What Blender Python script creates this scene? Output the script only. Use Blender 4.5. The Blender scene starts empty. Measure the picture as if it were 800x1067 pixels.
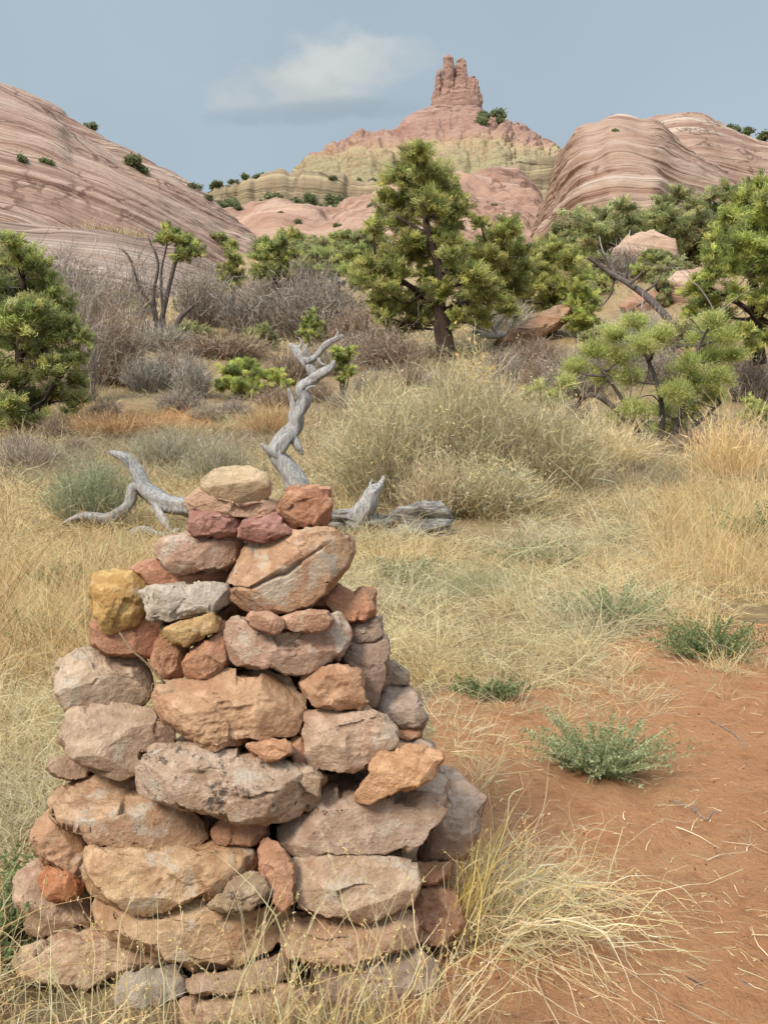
import bpy, bmesh, math
import numpy as np

R = math.radians
rng = np.random.default_rng(7)
scene = bpy.context.scene
COL = scene.collection

# ------------------------------------------------------------------ camera model
CAM_H, FPX, CX, CY, HORIZON = 1.5, 1000.0, 400.0, 533.5, 420.0
PITCH = math.atan((CY - HORIZON) / FPX)
FW = np.array([0, math.cos(PITCH), -math.sin(PITCH)])
UP = np.array([0, math.sin(PITCH), math.cos(PITCH)])
RT = np.array([1.0, 0, 0])
EYE = np.array([0, 0, CAM_H])


def ray(px, py):
    return FW * FPX + RT * (px - CX) + UP * (CY - py)


def P(px, py, Y):
    d = ray(px, py)
    return EYE + d * (Y / d[1])


def lin(c):
    c = np.asarray(c, float) / 255.0
    return np.where(c <= 0.04045, c / 12.92, ((c + 0.055) / 1.055) ** 2.4)


ALB = 0.62


def C(r, g, b, k=1.0):
    """surface colour (linear albedo) from a sunlit photo colour"""
    return lin((r, g, b)) * ALB * k


# ------------------------------------------------------------------ noise
def _h(ix, iy, iz, seed):
    n = (ix.astype(np.int64) * 73856093) ^ (iy.astype(np.int64) * 19349663) ^ (iz.astype(np.int64) * 83492791) ^ (seed * 2654435761)
    n = (n ^ (n >> 13)) * 1274126177
    n = n & 0xFFFFFFFF
    n = ((n ^ (n >> 16)) * 2246822519) & 0xFFFFFFFF
    n = n ^ (n >> 15)
    return (n & 0xFFFFFF) / float(0xFFFFFF) * 2 - 1


def vn(p, seed=0):
    p = np.asarray(p, float)
    i = np.floor(p)
    f = p - i
    u = f * f * f * (f * (f * 6 - 15) + 10)
    ix, iy, iz = i[:, 0].astype(np.int64), i[:, 1].astype(np.int64), i[:, 2].astype(np.int64)
    ux, uy, uz = u[:, 0], u[:, 1], u[:, 2]
    r = 0
    for dx in (0, 1):
        wx = ux if dx else 1 - ux
        for dy in (0, 1):
            wy = uy if dy else 1 - uy
            for dz in (0, 1):
                wz = uz if dz else 1 - uz
                r = r + wx * wy * wz * _h(ix + dx, iy + dy, iz + dz, seed)
    return r


def fbm(p, octv=4, seed=0, gain=0.5, lac=2.03):
    r, a = 0, 1.0
    p = np.asarray(p, float)
    for o in range(octv):
        r = r + a * vn(p, seed + o * 17)
        a *= gain
        p = p * lac + 3.7
    return r


def vn2(x, y, f=1.0, seed=0, octv=3):
    x = np.atleast_1d(np.asarray(x, float)); y = np.atleast_1d(np.asarray(y, float))
    return fbm(np.stack([x * f, y * f, np.zeros_like(x) + 0.37], -1), octv, seed)


# ------------------------------------------------------------------ object helpers
def tag(o, label=None, cat=None, group=None, kind=None):
    if label: o['label'] = label
    if cat: o['category'] = cat
    if group: o['group'] = group
    if kind: o['kind'] = kind
    return o


def empty(name, loc):
    o = bpy.data.objects.new(name, None)
    COL.objects.link(o)
    o.location = loc
    o.empty_display_size = 0.1
    return o


def mk(name, V, F, mat, parent=None, col=None, attrs=None, smooth=False, origin=None):
    """one mesh object; F is a list of int arrays of shape (n, k)"""
    V = np.asarray(V, np.float64)
    if origin is None and parent is not None:
        origin = np.array(parent.location)
    if origin is not None:
        V = V - np.asarray(origin)
    me = bpy.data.meshes.new(name)
    if not isinstance(F, list):
        F = [F]
    F = [np.asarray(f, np.int32) for f in F if len(f)]
    nl = sum(f.size for f in F)
    nf = sum(len(f) for f in F)
    me.vertices.add(len(V))
    me.vertices.foreach_set('co', V.astype(np.float32).ravel())
    me.loops.add(nl)
    me.loops.foreach_set('vertex_index', np.concatenate([f.ravel() for f in F]))
    me.polygons.add(nf)
    tot = np.concatenate([np.full(len(f), f.shape[1], np.int32) for f in F])
    st = np.concatenate([[0], np.cumsum(tot)[:-1]]).astype(np.int32)
    me.polygons.foreach_set('loop_start', st)
    me.polygons.foreach_set('use_smooth', np.full(nf, smooth))
    me.update(calc_edges=True)
    if col is not None:
        a = me.color_attributes.new('tint', 'FLOAT_COLOR', 'POINT')
        c = np.ones((len(V), 4), np.float32)
        c[:, :3] = col
        a.data.foreach_set('color', c.ravel())
    for k, v in (attrs or {}).items():
        a = me.attributes.new(k, 'FLOAT', 'POINT')
        a.data.foreach_set('value', np.asarray(v, np.float32))
    me.materials.append(mat)
    o = bpy.data.objects.new(name, me)
    COL.objects.link(o)
    if parent is not None:
        o.parent = parent
    elif origin is not None:
        o.location = origin
    return o


# ------------------------------------------------------------------ materials
class NT:
    def __init__(self, name):
        self.m = bpy.data.materials.new(name)
        self.m.use_nodes = True
        self.t = self.m.node_tree
        self.b = self.t.nodes['Principled BSDF']
        self.b.inputs['Roughness'].default_value = 0.9
        self.b.inputs['Specular IOR Level'].default_value = 0.15

    def n(self, typ, **kw):
        nd = self.t.nodes.new(typ)
        for k, v in kw.items():
            if k.startswith('i_'):
                nd.inputs[int(k[2:])].default_value = v
            else:
                setattr(nd, k, v)
        return nd

    def l(self, a, b):
        self.t.links.new(a, b)

    def val(self, x, sock):
        if hasattr(x, 'is_linked'):
            self.l(x, sock)
        else:
            sock.default_value = x

    def noise(self, vec, scale, detail=4, rough=0.55, dim='3D'):
        nd = self.n('ShaderNodeTexNoise')
        nd.noise_dimensions = dim
        nd.inputs['Scale'].default_value = scale
        nd.inputs['Detail'].default_value = detail
        nd.inputs['Roughness'].default_value = rough
        if vec is not None:
            self.l(vec, nd.inputs['W' if dim == '1D' else 'Vector'])
        return nd.outputs[0]

    def ramp(self, fac, lo, hi, a=0.0, b=1.0):
        nd = self.n('ShaderNodeMapRange')
        nd.interpolation_type = 'SMOOTHSTEP'
        self.l(fac, nd.inputs[0])
        nd.inputs[1].default_value = lo; nd.inputs[2].default_value = hi
        nd.inputs[3].default_value = a; nd.inputs[4].default_value = b
        return nd.outputs[0]

    def cr(self, fac, stops, interp='LINEAR'):
        nd = self.n('ShaderNodeValToRGB')
        e = nd.color_ramp
        e.interpolation = interp
        while len(e.elements) < len(stops):
            e.elements.new(0.5)
        for el, (p, c) in zip(e.elements, stops):
            el.position = p
            el.color = (*c, 1)
        self.l(fac, nd.inputs[0])
        return nd.outputs[0]

    def mix(self, fac, a, b, mode='MIX'):
        nd = self.n('ShaderNodeMix', data_type='RGBA', blend_type=mode)
        self.val(fac, nd.inputs[0])
        for x, s in ((a, nd.inputs[6]), (b, nd.inputs[7])):
            if hasattr(x, 'is_linked'):
                self.l(x, s)
            else:
                s.default_value = (*x, 1)
        return nd.outputs[2]

    def math(self, op, a, b=0.0):
        nd = self.n('ShaderNodeMath', operation=op)
        self.val(a, nd.inputs[0]); self.val(b, nd.inputs[1])
        return nd.outputs[0]

    def attr(self, name, out='Fac'):
        nd = self.n('ShaderNodeAttribute')
        nd.attribute_name = name
        return nd.outputs[out]

    def obj(self, scale=(1, 1, 1), rand=False):
        tc = self.n('ShaderNodeTexCoord')
        mp = self.n('ShaderNodeMapping')
        mp.inputs['Scale'].default_value = scale
        self.l(tc.outputs['Object'], mp.inputs['Vector'])
        if rand:
            oi = self.n('ShaderNodeObjectInfo')
            k = self.math('MULTIPLY', oi.outputs['Random'], 40.0)
            cb = self.n('ShaderNodeCombineXYZ')
            self.l(k, cb.inputs[0]); self.l(k, cb.inputs[1])
            self.l(cb.outputs[0], mp.inputs['Location'])
        return mp.outputs[0]

    def bump(self, h, strength, dist):
        nd = self.n('ShaderNodeBump')
        nd.inputs['Strength'].default_value = strength
        nd.inputs['Distance'].default_value = dist
        self.l(h, nd.inputs['Height'])
        self.l(nd.outputs[0], self.b.inputs['Normal'])

    def color(self, c):
        self.val(c if hasattr(c, 'is_linked') else (*c, 1), self.b.inputs['Base Color'])


def mat_plant(name, transl=0.3):
    """thin plant tissue: tint attribute, a little light through it"""
    t = NT(name)
    c = t.attr('tint', 'Color')
    t.color(c)
    t.b.inputs['Roughness'].default_value = 0.75
    if transl > 0:
        tr = t.n('ShaderNodeBsdfTranslucent')
        t.l(c, tr.inputs[0])
        mx = t.n('ShaderNodeMixShader')
        mx.inputs[0].default_value = transl
        out = t.t.nodes['Material Output']
        t.l(t.b.outputs[0], mx.inputs[1]); t.l(tr.outputs[0], mx.inputs[2])
        t.l(mx.outputs[0], out.inputs[0])
    return t.m


M_GRASS = mat_plant('dry_grass', 0.45)
M_LEAF = mat_plant('foliage', 0.45)
M_TWIG = mat_plant('twigs', 0.0)


def mat_bark(name, a, b, streak=0.35, axis=(1, 1, 0.16)):
    t = NT(name)
    v = t.obj(axis)
    n1 = t.noise(v, 38, 7, 0.72)
    n2 = t.noise(t.obj(), 3.0, 3)
    c = t.mix(t.ramp(n1, 0.3, 0.7), a, b)
    c = t.mix(t.ramp(n2, 0.4, 0.7, 0, streak), c, tuple(np.array(a) * 0.45))
    t.color(c)
    t.bump(n1, 1.0, 0.05)
    return t.m


M_DEADWOOD = mat_bark('weathered_wood', C(158, 150, 144, 1.2), C(232, 226, 220, 1.25), 0.3)
M_LOGWOOD = mat_bark('weathered_log', C(120, 112, 104, 1.1), C(226, 218, 208, 1.2), 0.55, (0.2, 1, 1))
M_BARK = mat_bark('bark', C(74, 60, 52), C(120, 100, 86))
M_GREYBARK = mat_bark('grey_bark', C(96, 84, 80), C(150, 136, 128))

_stone_cache = {}


def mat_stone(base, second, pale=0.0, dark=0.0, bed=0.5, tilt=0.0):
    key = (tuple(base), tuple(second), pale, dark, bed, tilt)
    if key in _stone_cache:
        return _stone_cache[key]
    t = NT('sandstone')
    v = t.obj(rand=True)
    def dust(c):
        c = np.array(c, float); g = c.mean()
        return C(*(c * .88 + np.array([g * 1.08, g * .98, g * .86]) * .12 + 12))
    base = dust(base); second = dust(second)
    n_big = t.noise(v, 7, 5, 0.6)
    n_mid = t.noise(v, 26, 6, 0.65)
    n_fine = t.noise(v, 130, 5, 0.7)
    n_grain = t.noise(v, 420, 2, 0.6)
    tc = t.n('ShaderNodeTexCoord')
    mp = t.n('ShaderNodeMapping')
    mp.inputs['Rotation'].default_value = (0.1, tilt, 0)
    mp.inputs['Scale'].default_value = (5, 5, 60)
    t.l(tc.outputs['Object'], mp.inputs[0])
    n_bed = t.noise(mp.outputs[0], 1.0, 4, 0.6)
    c = t.mix(t.ramp(n_big, 0.36, 0.64), tuple(base), tuple(second))
    c = t.mix(t.ramp(n_bed, 0.35, 0.7, 0, 0.55 * bed), c, tuple(base * np.array([0.72, 0.62, 0.58])))
    c = t.mix(t.ramp(n_mid, 0.46, 0.66, 0, 0.7), c, tuple(np.minimum(base * np.array([1.32, 1.3, 1.34]) + 0.02, 0.75)))
    c = t.mix(t.ramp(n_mid, 0.50, 0.28, 0, 0.5), c, tuple(second * np.array([0.74, 0.62, 0.55])))
    if pale > 0:
        pn = t.noise(v, 11, 7, 0.72)
        th = 0.62 - 0.22 * pale
        c = t.mix(t.ramp(pn, th, th + 0.09, 0, 0.85), c, tuple(C(228, 208, 184)))
    if dark > 0:
        dn = t.noise(v, 19, 8, 0.78)
        th = 0.63 - 0.15 * dark
        c = t.mix(t.ramp(dn, th, th + 0.06, 0, 0.85), c, tuple(C(84, 76, 68)))
    pits = t.ramp(n_fine, 0.42, 0.3, 0, 0.6)
    c = t.mix(pits, c, tuple(base * 0.45))
    c = t.mix(t.ramp(n_fine, 0.56, 0.72, 0, 0.35), c, tuple(np.minimum(base * 1.45 + 0.03, 0.8)))
    t.color(c)
    t.b.inputs['Roughness'].default_value = 0.95
    h = t.math('ADD', t.math('MULTIPLY', n_fine, 0.7), t.math('MULTIPLY', n_mid, 1.3))
    h = t.math('ADD', h, t.math('MULTIPLY', n_grain, 0.25))
    h = t.math('ADD', h, t.math('MULTIPLY', n_bed, 0.6 * bed))
    t.bump(h, 0.85, 0.012)
    _stone_cache[key] = t.m
    return t.m


# ------------------------------------------------------------------ terrain
_py = np.array([-20, 0, 8.5, 12, 16, 20, 25, 32, 40, 52, 70, 95, 130, 200, 320, 600, 4000.0])
_pz = np.array([0.0, 0, 0.03, 0.30, 0.66, 1.05, 1.62, 2.85, 4.1, 6.6, 10.5, 15.5, 21, 30, 44, 60, 80.0])


def _prof(d):
    # smoothed piecewise profile
    r = 0
    for k in (-0.07, -0.035, 0, 0.035, 0.07):
        r = r + np.interp(d * (1 + k), _py, _pz)
    return r / 5


def terrain(x, y):
    x = np.atleast_1d(np.asarray(x, float)); y = np.atleast_1d(np.asarray(y, float))
    d = np.hypot(x * 0.5, y) * np.sign(y + 1e-9)
    z = _prof(d)
    far = np.clip((np.abs(d) - 6) / 30, 0, 1)
    z = z + far * 0.55 * vn2(x, y, 0.09, 3, 3)
    z = z + 2.0 * np.exp(-((x - 17) / 10) ** 2 - ((y - 48) / 13) ** 2) + 0.5 * np.exp(-((x - 5.5) / 3) ** 2 - ((y - 35) / 3) ** 2)
    near = np.clip(1.2 - np.abs(d) / 25, 0, 1)
    z = z + near * (0.05 * vn2(x, y, 0.35, 5, 2) + 0.012 * vn2(x, y, 2.3, 9, 3))
    # shallow worn trail, bank on its right
    z = z - near * 0.05 * np.exp(-((x - 0.75 - 0.06 * y) / 0.55) ** 2) * np.clip((7 - y) / 3, 0, 1)
    return z


def tz(x, y):
    return float(terrain(x, y)[0])


def G(px, py):
    d = ray(px, py)
    Y = np.concatenate([np.linspace(1.2, 14, 1200), np.linspace(14, 140, 3000)])
    pts = EYE + d[None] * (Y / d[1])[:, None]
    below = np.nonzero(pts[:, 2] < terrain(pts[:, 0], pts[:, 1]))[0]
    return pts[below[0]] if len(below) else pts[-1]


def Gxy(poly):
    return np.array([G(*p)[:2] for p in poly])


def inpoly(x, y, poly):
    r = np.zeros(len(x), bool)
    n = len(poly)
    for i in range(n):
        x0, y0 = poly[i]; x1, y1 = poly[(i + 1) % n]
        c = ((y0 > y) != (y1 > y)) & (x < (x1 - x0) * (y - y0) / (y1 - y0 + 1e-12) + x0)
        r ^= c
    return r


SOIL = Gxy([(445, 1066), (462, 985), (468, 930), (470, 860), (452, 800), (436, 745), (440, 716), (500, 712), (560, 706),
            (612, 690), (640, 664), (690, 652), (745, 656), (800, 652), (900, 650), (1100, 668), (1400, 720), (2000, 1066)])
_bp = Gxy([(445, 1066), (1150, 1066)])
SOIL = np.concatenate([SOIL, [[6.0, 0.3], [-0.2, 0.3]]])


def soilmask(x, y):
    jx = x + 0.16 * vn2(x, y, 2.2, 41, 3)
    jy = y + 0.22 * vn2(x, y, 2.0, 43, 3)
    return inpoly(jx, jy, SOIL)


def build_ground():
    rows = [0.8]
    while rows[-1] < 5000:
        k = 1.007 if rows[-1] < 14 else (1.012 if rows[-1] < 60 else 1.03)
        rows.append(rows[-1] * k)
    rows = np.array(rows)
    ang = np.linspace(R(-80), R(80), 480)
    # finer columns near the middle
    ang = R(80) * np.sign(ang) * (np.abs(ang) / R(80)) ** 1.35
    D, A = np.meshgrid(rows, ang, indexing='ij')
    x = (D * np.sin(A)).ravel()
    y = (D * np.cos(A) - 1.6).ravel()
    z = terrain(x, y)
    near = y < 16
    soil = np.zeros(len(x))
    soil[near] = soilmask(x[near], y[near]).astype(float)
    # trodden soil: lumps and small dents
    idx = np.nonzero(y < 9)[0]
    q = np.stack([x[idx], y[idx], np.zeros(len(idx))], -1)
    lump = 0.013 * fbm(q * 6.0, 3, 71) + 0.008 * fbm(q * 19, 4, 77) - 0.03 * np.clip(vn(q * 5.1, 79) - .35, 0, 1) + .012 * vn(q * 2.7, 83)
    z[idx] += lump * np.clip((9 - y[idx]) / 3, 0, 1)
    nr, nc = D.shape
    I = np.arange(nr * nc).reshape(nr, nc)
    F = np.stack([I[:-1, :-1], I[:-1, 1:], I[1:, 1:], I[1:, :-1]], -1).reshape(-1, 4)
    # blur the soil mask along the grid
    s = soil.reshape(nr, nc)
    for _ in range(3):
        s = (s + np.roll(s, 1, 0) + np.roll(s, -1, 0) + np.roll(s, 1, 1) + np.roll(s, -1, 1)) / 5
    t = NT('red_soil')
    v = t.obj()
    n1 = t.noise(v, 1.6, 5, 0.6)
    n2 = t.noise(v, 14, 6, 0.65)
    n3 = t.noise(v, 90, 5, 0.7)
    n4 = t.noise(v, 320, 3, 0.6)
    n5 = t.noise(v, 4.5, 7, 0.7)
    c = t.mix(t.ramp(n1, 0.35, 0.65), tuple(C(226, 168, 122, 1.3)), tuple(C(214, 152, 108, 1.3)))
    c = t.mix(t.ramp(n2, 0.5, 0.75, 0, 0.5), c, tuple(C(232, 184, 144, 1.2)))
    c = t.mix(t.ramp(n2, 0.48, 0.3, 0, 0.45), c, tuple(C(176, 122, 88)))
    c = t.mix(t.ramp(n3, 0.60, 0.72, 0, 0.5), c, tuple(C(222, 168, 128)))
    c = t.mix(t.ramp(n3, 0.38, 0.28, 0, 0.5), c, tuple(C(140, 88, 60)))
    c = t.mix(t.ramp(n5, 0.52, 0.7, 0, 0.45), c, tuple(C(196, 134, 96, 1.15)))
    lit = t.mix(t.ramp(n2, 0.35, 0.65), tuple(C(186, 156, 116)), tuple(C(212, 184, 138)))
    lit = t.mix(t.ramp(n1, 0.45, 0.7, 0, 0.6), lit, tuple(C(176, 140, 112)))
    m = t.math('ADD', t.attr('soil'), t.math('MULTIPLY', t.math('SUBTRACT', n2, 0.5), 0.9))
    c = t.mix(t.ramp(m, 0.3, 0.75), lit, c)
    t.color(c)
    t.b.inputs['Roughness'].default_value = 1.0
    t.b.inputs['Specular IOR Level'].default_value = 0.05
    n6 = t.noise(v, 38, 6, 0.75)
    c = t.mix(t.ramp(n6, 0.38, 0.28, 0, 0.35), c, tuple(C(156, 104, 74)))
    t.color(c)
    h = t.math('ADD', t.math('MULTIPLY', n6, 1.6), t.math('MULTIPLY', n2, 2.2))
    h = t.math('ADD', h, t.math('MULTIPLY', n5, 2.0))
    h = t.math('ADD', t.math('MULTIPLY', h, 1.0), t.math('ADD', t.math('MULTIPLY', n3, 0.7), t.math('MULTIPLY', n4, 0.22)))
    t.bump(h, 1.0, 0.03)
    o = mk('ground', np.stack([x, y, z], -1), F, t.m, attrs={'soil': s.ravel()}, smooth=True)
    tag(o, 'red sandy soil and dry grassland rising towards the sandstone hills', 'ground', kind='structure')


build_ground()


# ------------------------------------------------------------------ tubes (wood)
def catmull(pts, n):
    pts = np.asarray(pts, float)
    p = np.vstack([2 * pts[0] - pts[1], pts, 2 * pts[-1] - pts[-2]])
    out = []
    for i in range(1, len(p) - 2):
        for t in np.linspace(0, 1, n, endpoint=False):
            a, b, c, d = p[i - 1], p[i], p[i + 1], p[i + 2]
            out.append(0.5 * (2 * b + (c - a) * t + (2 * a - 5 * b + 4 * c - d) * t * t + (3 * b - a - 3 * c + d) * t ** 3))
    out.append(p[-2])
    return np.array(out)


class Tubes:
    def __init__(self):
        self.V, self.F, self.n = [], [], 0

    def add(self, pts, radii, sides=8, sub=5, rough=0.0, seed=0, flute=0.0):
        q = catmull(np.column_stack([np.asarray(pts, float), radii]), sub)
        c, r = q[:, :3], np.maximum(q[:, 3], 0.0015)
        tg = np.gradient(c, axis=0)
        tg /= np.linalg.norm(tg, axis=1, keepdims=True) + 1e-9
        ref = np.array([0.31, 0.87, 0.38])
        u = np.cross(tg, ref); u /= np.linalg.norm(u, axis=1, keepdims=True) + 1e-9
        w = np.cross(tg, u)
        a = np.linspace(0, 2 * np.pi, sides, endpoint=False)
        arc = np.concatenate([[0], np.cumsum(np.linalg.norm(np.diff(c, axis=0), axis=1))])
        rr = np.repeat(r[:, None], sides, 1)
        if rough or flute:
            A = np.tile(a, (len(c), 1)); S = np.repeat(arc[:, None], sides, 1)
            q3 = np.stack([np.cos(A) * 1.6, np.sin(A) * 1.6, S * 1.2 / max(r.max(), 1e-3) * 0.15], -1).reshape(-1, 3)
            rr = rr * (1 + rough * fbm(q3 * 1.3 + seed * 7.1, 3, seed).reshape(rr.shape))
            if rough > .4:
                q4 = np.stack([np.cos(A) * 5, np.sin(A) * 5, S * 9], -1).reshape(-1, 3)
                rr = rr * (1 - .22 * np.abs(fbm(q4, 4, seed + 3)).reshape(rr.shape))
            if flute:
                tw = S * 0.8 / max(r.max(), 1e-3) * 0.2
                rr = rr * (1 + flute * np.sin(A * 3 + tw) + flute * 0.6 * np.sin(A * 7 + tw * 1.7 + 1))
        v = c[:, None] + rr[..., None] * (np.cos(a)[None, :, None] * u[:, None] + np.sin(a)[None, :, None] * w[:, None])
        n, k = len(c), sides
        I = self.n + np.arange(n * k).reshape(n, k)
        J = np.roll(I, -1, 1)
        self.F.append(np.stack([I[:-1], J[:-1], J[1:], I[1:]], -1).reshape(-1, 4))
        tri = np.stack([J[-1], np.full(k, self.n + n * k), I[-1]], -1)
        tri = np.concatenate([tri, np.stack([I[0], np.full(k, self.n + n * k + 1), J[0]], -1)])
        self.T = getattr(self, 'T', [])
        self.T.append(tri)
        self.V.append(v.reshape(-1, 3)); self.V.append(c[-1:] + tg[-1:] * r[-1]); self.V.append(c[:1])
        self.n += n * k + 2
        return c

    def build(self, name, mat, parent=None, **kw):
        V = np.vstack(self.V)
        return mk(name, V, [np.vstack(self.F), np.vstack(self.T)], mat, parent, smooth=True, **kw)


# ------------------------------------------------------------------ blades (ribbons)
class Blades:
    """thin tapering ribbons: grass, twigs, stems"""

    def __init__(self, segs=4):
        self.segs = segs
        self.parts = []

    def add(self, root, d, L, bend, w, col, curl=0.0):
        n = len(root)
        L = np.broadcast_to(np.asarray(L, float), (n,))
        w = np.broadcast_to(np.asarray(w, float), (n,))
        col = np.broadcast_to(np.asarray(col, float), (n, 3))
        d = d / (np.linalg.norm(d, axis=1, keepdims=True) + 1e-9)
        t = np.linspace(0, 1, self.segs + 1)
        c = root[:, None] + d[:, None] * (L[:, None] * t)[..., None] + bend[:, None] * (L[:, None] * t ** 2)[..., None]
        if curl:
            j = rng.normal(0, 1, (n, self.segs + 1, 3)) * curl * L[:, None, None]
            j[:, 0] = 0
            c = c + np.cumsum(j, 1) * 0.5
        self.parts.append((c, w, col))
        return c

    def build(self, name, mat, parent=None, ground=False, **kw):
        V, Fc, Cc, off = [], [], [], 0
        for c, w, col in self.parts:
            n, s = c.shape[0], c.shape[1]
            tg = np.gradient(c, axis=1)
            r = rng.normal(0, 1, (n, 1, 3))
            sd = np.cross(tg, r)
            sd /= np.linalg.norm(sd, axis=2, keepdims=True) + 1e-9
            t = np.linspace(0, 1, s)
            ww = w[:, None] * (1 - 0.75 * t[None] ** 1.5)
            if ground:
                zt = terrain(c[..., 0].ravel(), c[..., 1].ravel()).reshape(n, s)
                c = c.copy()
                c[:, 1:, 2] = np.maximum(c[:, 1:, 2], zt[:, 1:] + 0.004)
            a = c - sd * ww[..., None] * 0.5
            b = c + sd * ww[..., None] * 0.5
            v = np.stack([a, b], 2).reshape(-1, 3)
            I = off + np.arange(n * s * 2).reshape(n, s, 2)
            Fc.append(np.stack([I[:, :-1, 0], I[:, :-1, 1], I[:, 1:, 1], I[:, 1:, 0]], -1).reshape(-1, 4))
            V.append(v)
            Cc.append(np.repeat(col, s * 2, 0))
            off += n * s * 2
        return mk(name, np.vstack(V), [np.vstack(Fc)], mat, parent, col=np.vstack(Cc), **kw)


def tris(center, axis, L, W, col, V, F, Cc, off):
    """kite-like leaves as one triangle each"""
    n = len(center)
    axis = axis / (np.linalg.norm(axis, axis=1, keepdims=True) + 1e-9)
    s = np.cross(axis, rng.normal(0, 1, (n, 3)))
    s /= np.linalg.norm(s, axis=1, keepdims=True) + 1e-9
    L = np.broadcast_to(L, (n,))[:, None]; W = np.broadcast_to(W, (n,))[:, None]
    a = center - axis * L * 0.5 - s * W * 0.5
    b = center - axis * L * 0.5 + s * W * 0.5
    c = center + axis * L * 0.5 + s * W * 0.25
    d = center + axis * L * 0.5 - s * W * 0.25
    V.append(np.stack([a, b, c, d], 1).reshape(-1, 3))
    F.append(off + np.arange(n * 4).reshape(n, 4))
    Cc.append(np.repeat(np.broadcast_to(col, (n, 3)), 4, 0))
    return off + n * 4


class Leaves:
    def __init__(self):
        self.V, self.F, self.C, self.off = [], [], [], 0

    def add(self, center, axis, L, W, col):
        if len(center):
            self.off = tris(center, axis, L, W, col, self.V, self.F, self.C, self.off)

    def build(self, name, mat, parent=None, **kw):
        return mk(name, np.vstack(self.V), [np.vstack(self.F)], mat, parent, col=np.vstack(self.C), **kw)


def rdir(n, up=0.0):
    v = rng.normal(0, 1, (n, 3))
    v /= np.linalg.norm(v, axis=1, keepdims=True)
    v[:, 2] += up
    return v / np.linalg.norm(v, axis=1, keepdims=True)


def vary(col, n, v=0.15, hue=0.06):
    col = np.asarray(col, float)
    return np.clip(col[None] * (1 + rng.normal(0, v, (n, 1))) * (1 + rng.normal(0, hue, (n, 3))), 0.01, 0.9)


def pick(palette, n, v=0.12, hue=0.05):
    p = np.array(palette)
    return np.clip(p[rng.integers(0, len(p), n)] * (1 + rng.normal(0, v, (n, 1))) * (1 + rng.normal(0, hue, (n, 3))), 0.01, 0.9)

# ================================================================== THE CAIRN
_ico = {}


def ico(s):
    if s not in _ico:
        bm = bmesh.new()
        bmesh.ops.create_icosphere(bm, subdivisions=s, radius=1)
        V = np.array([v.co[:] for v in bm.verts])
        F = np.array([[v.index for v in f.verts] for f in bm.faces])
        bm.free()
        _ico[s] = (V, F)
    return _ico[s]


def vnormals(V, F):
    n = np.cross(V[F[:, 1]] - V[F[:, 0]], V[F[:, 2]] - V[F[:, 0]])
    N = np.zeros_like(V)
    for k in range(3):
        np.add.at(N, F[:, k], n)
    return N / (np.linalg.norm(N, axis=1, keepdims=True) + 1e-12)


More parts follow.
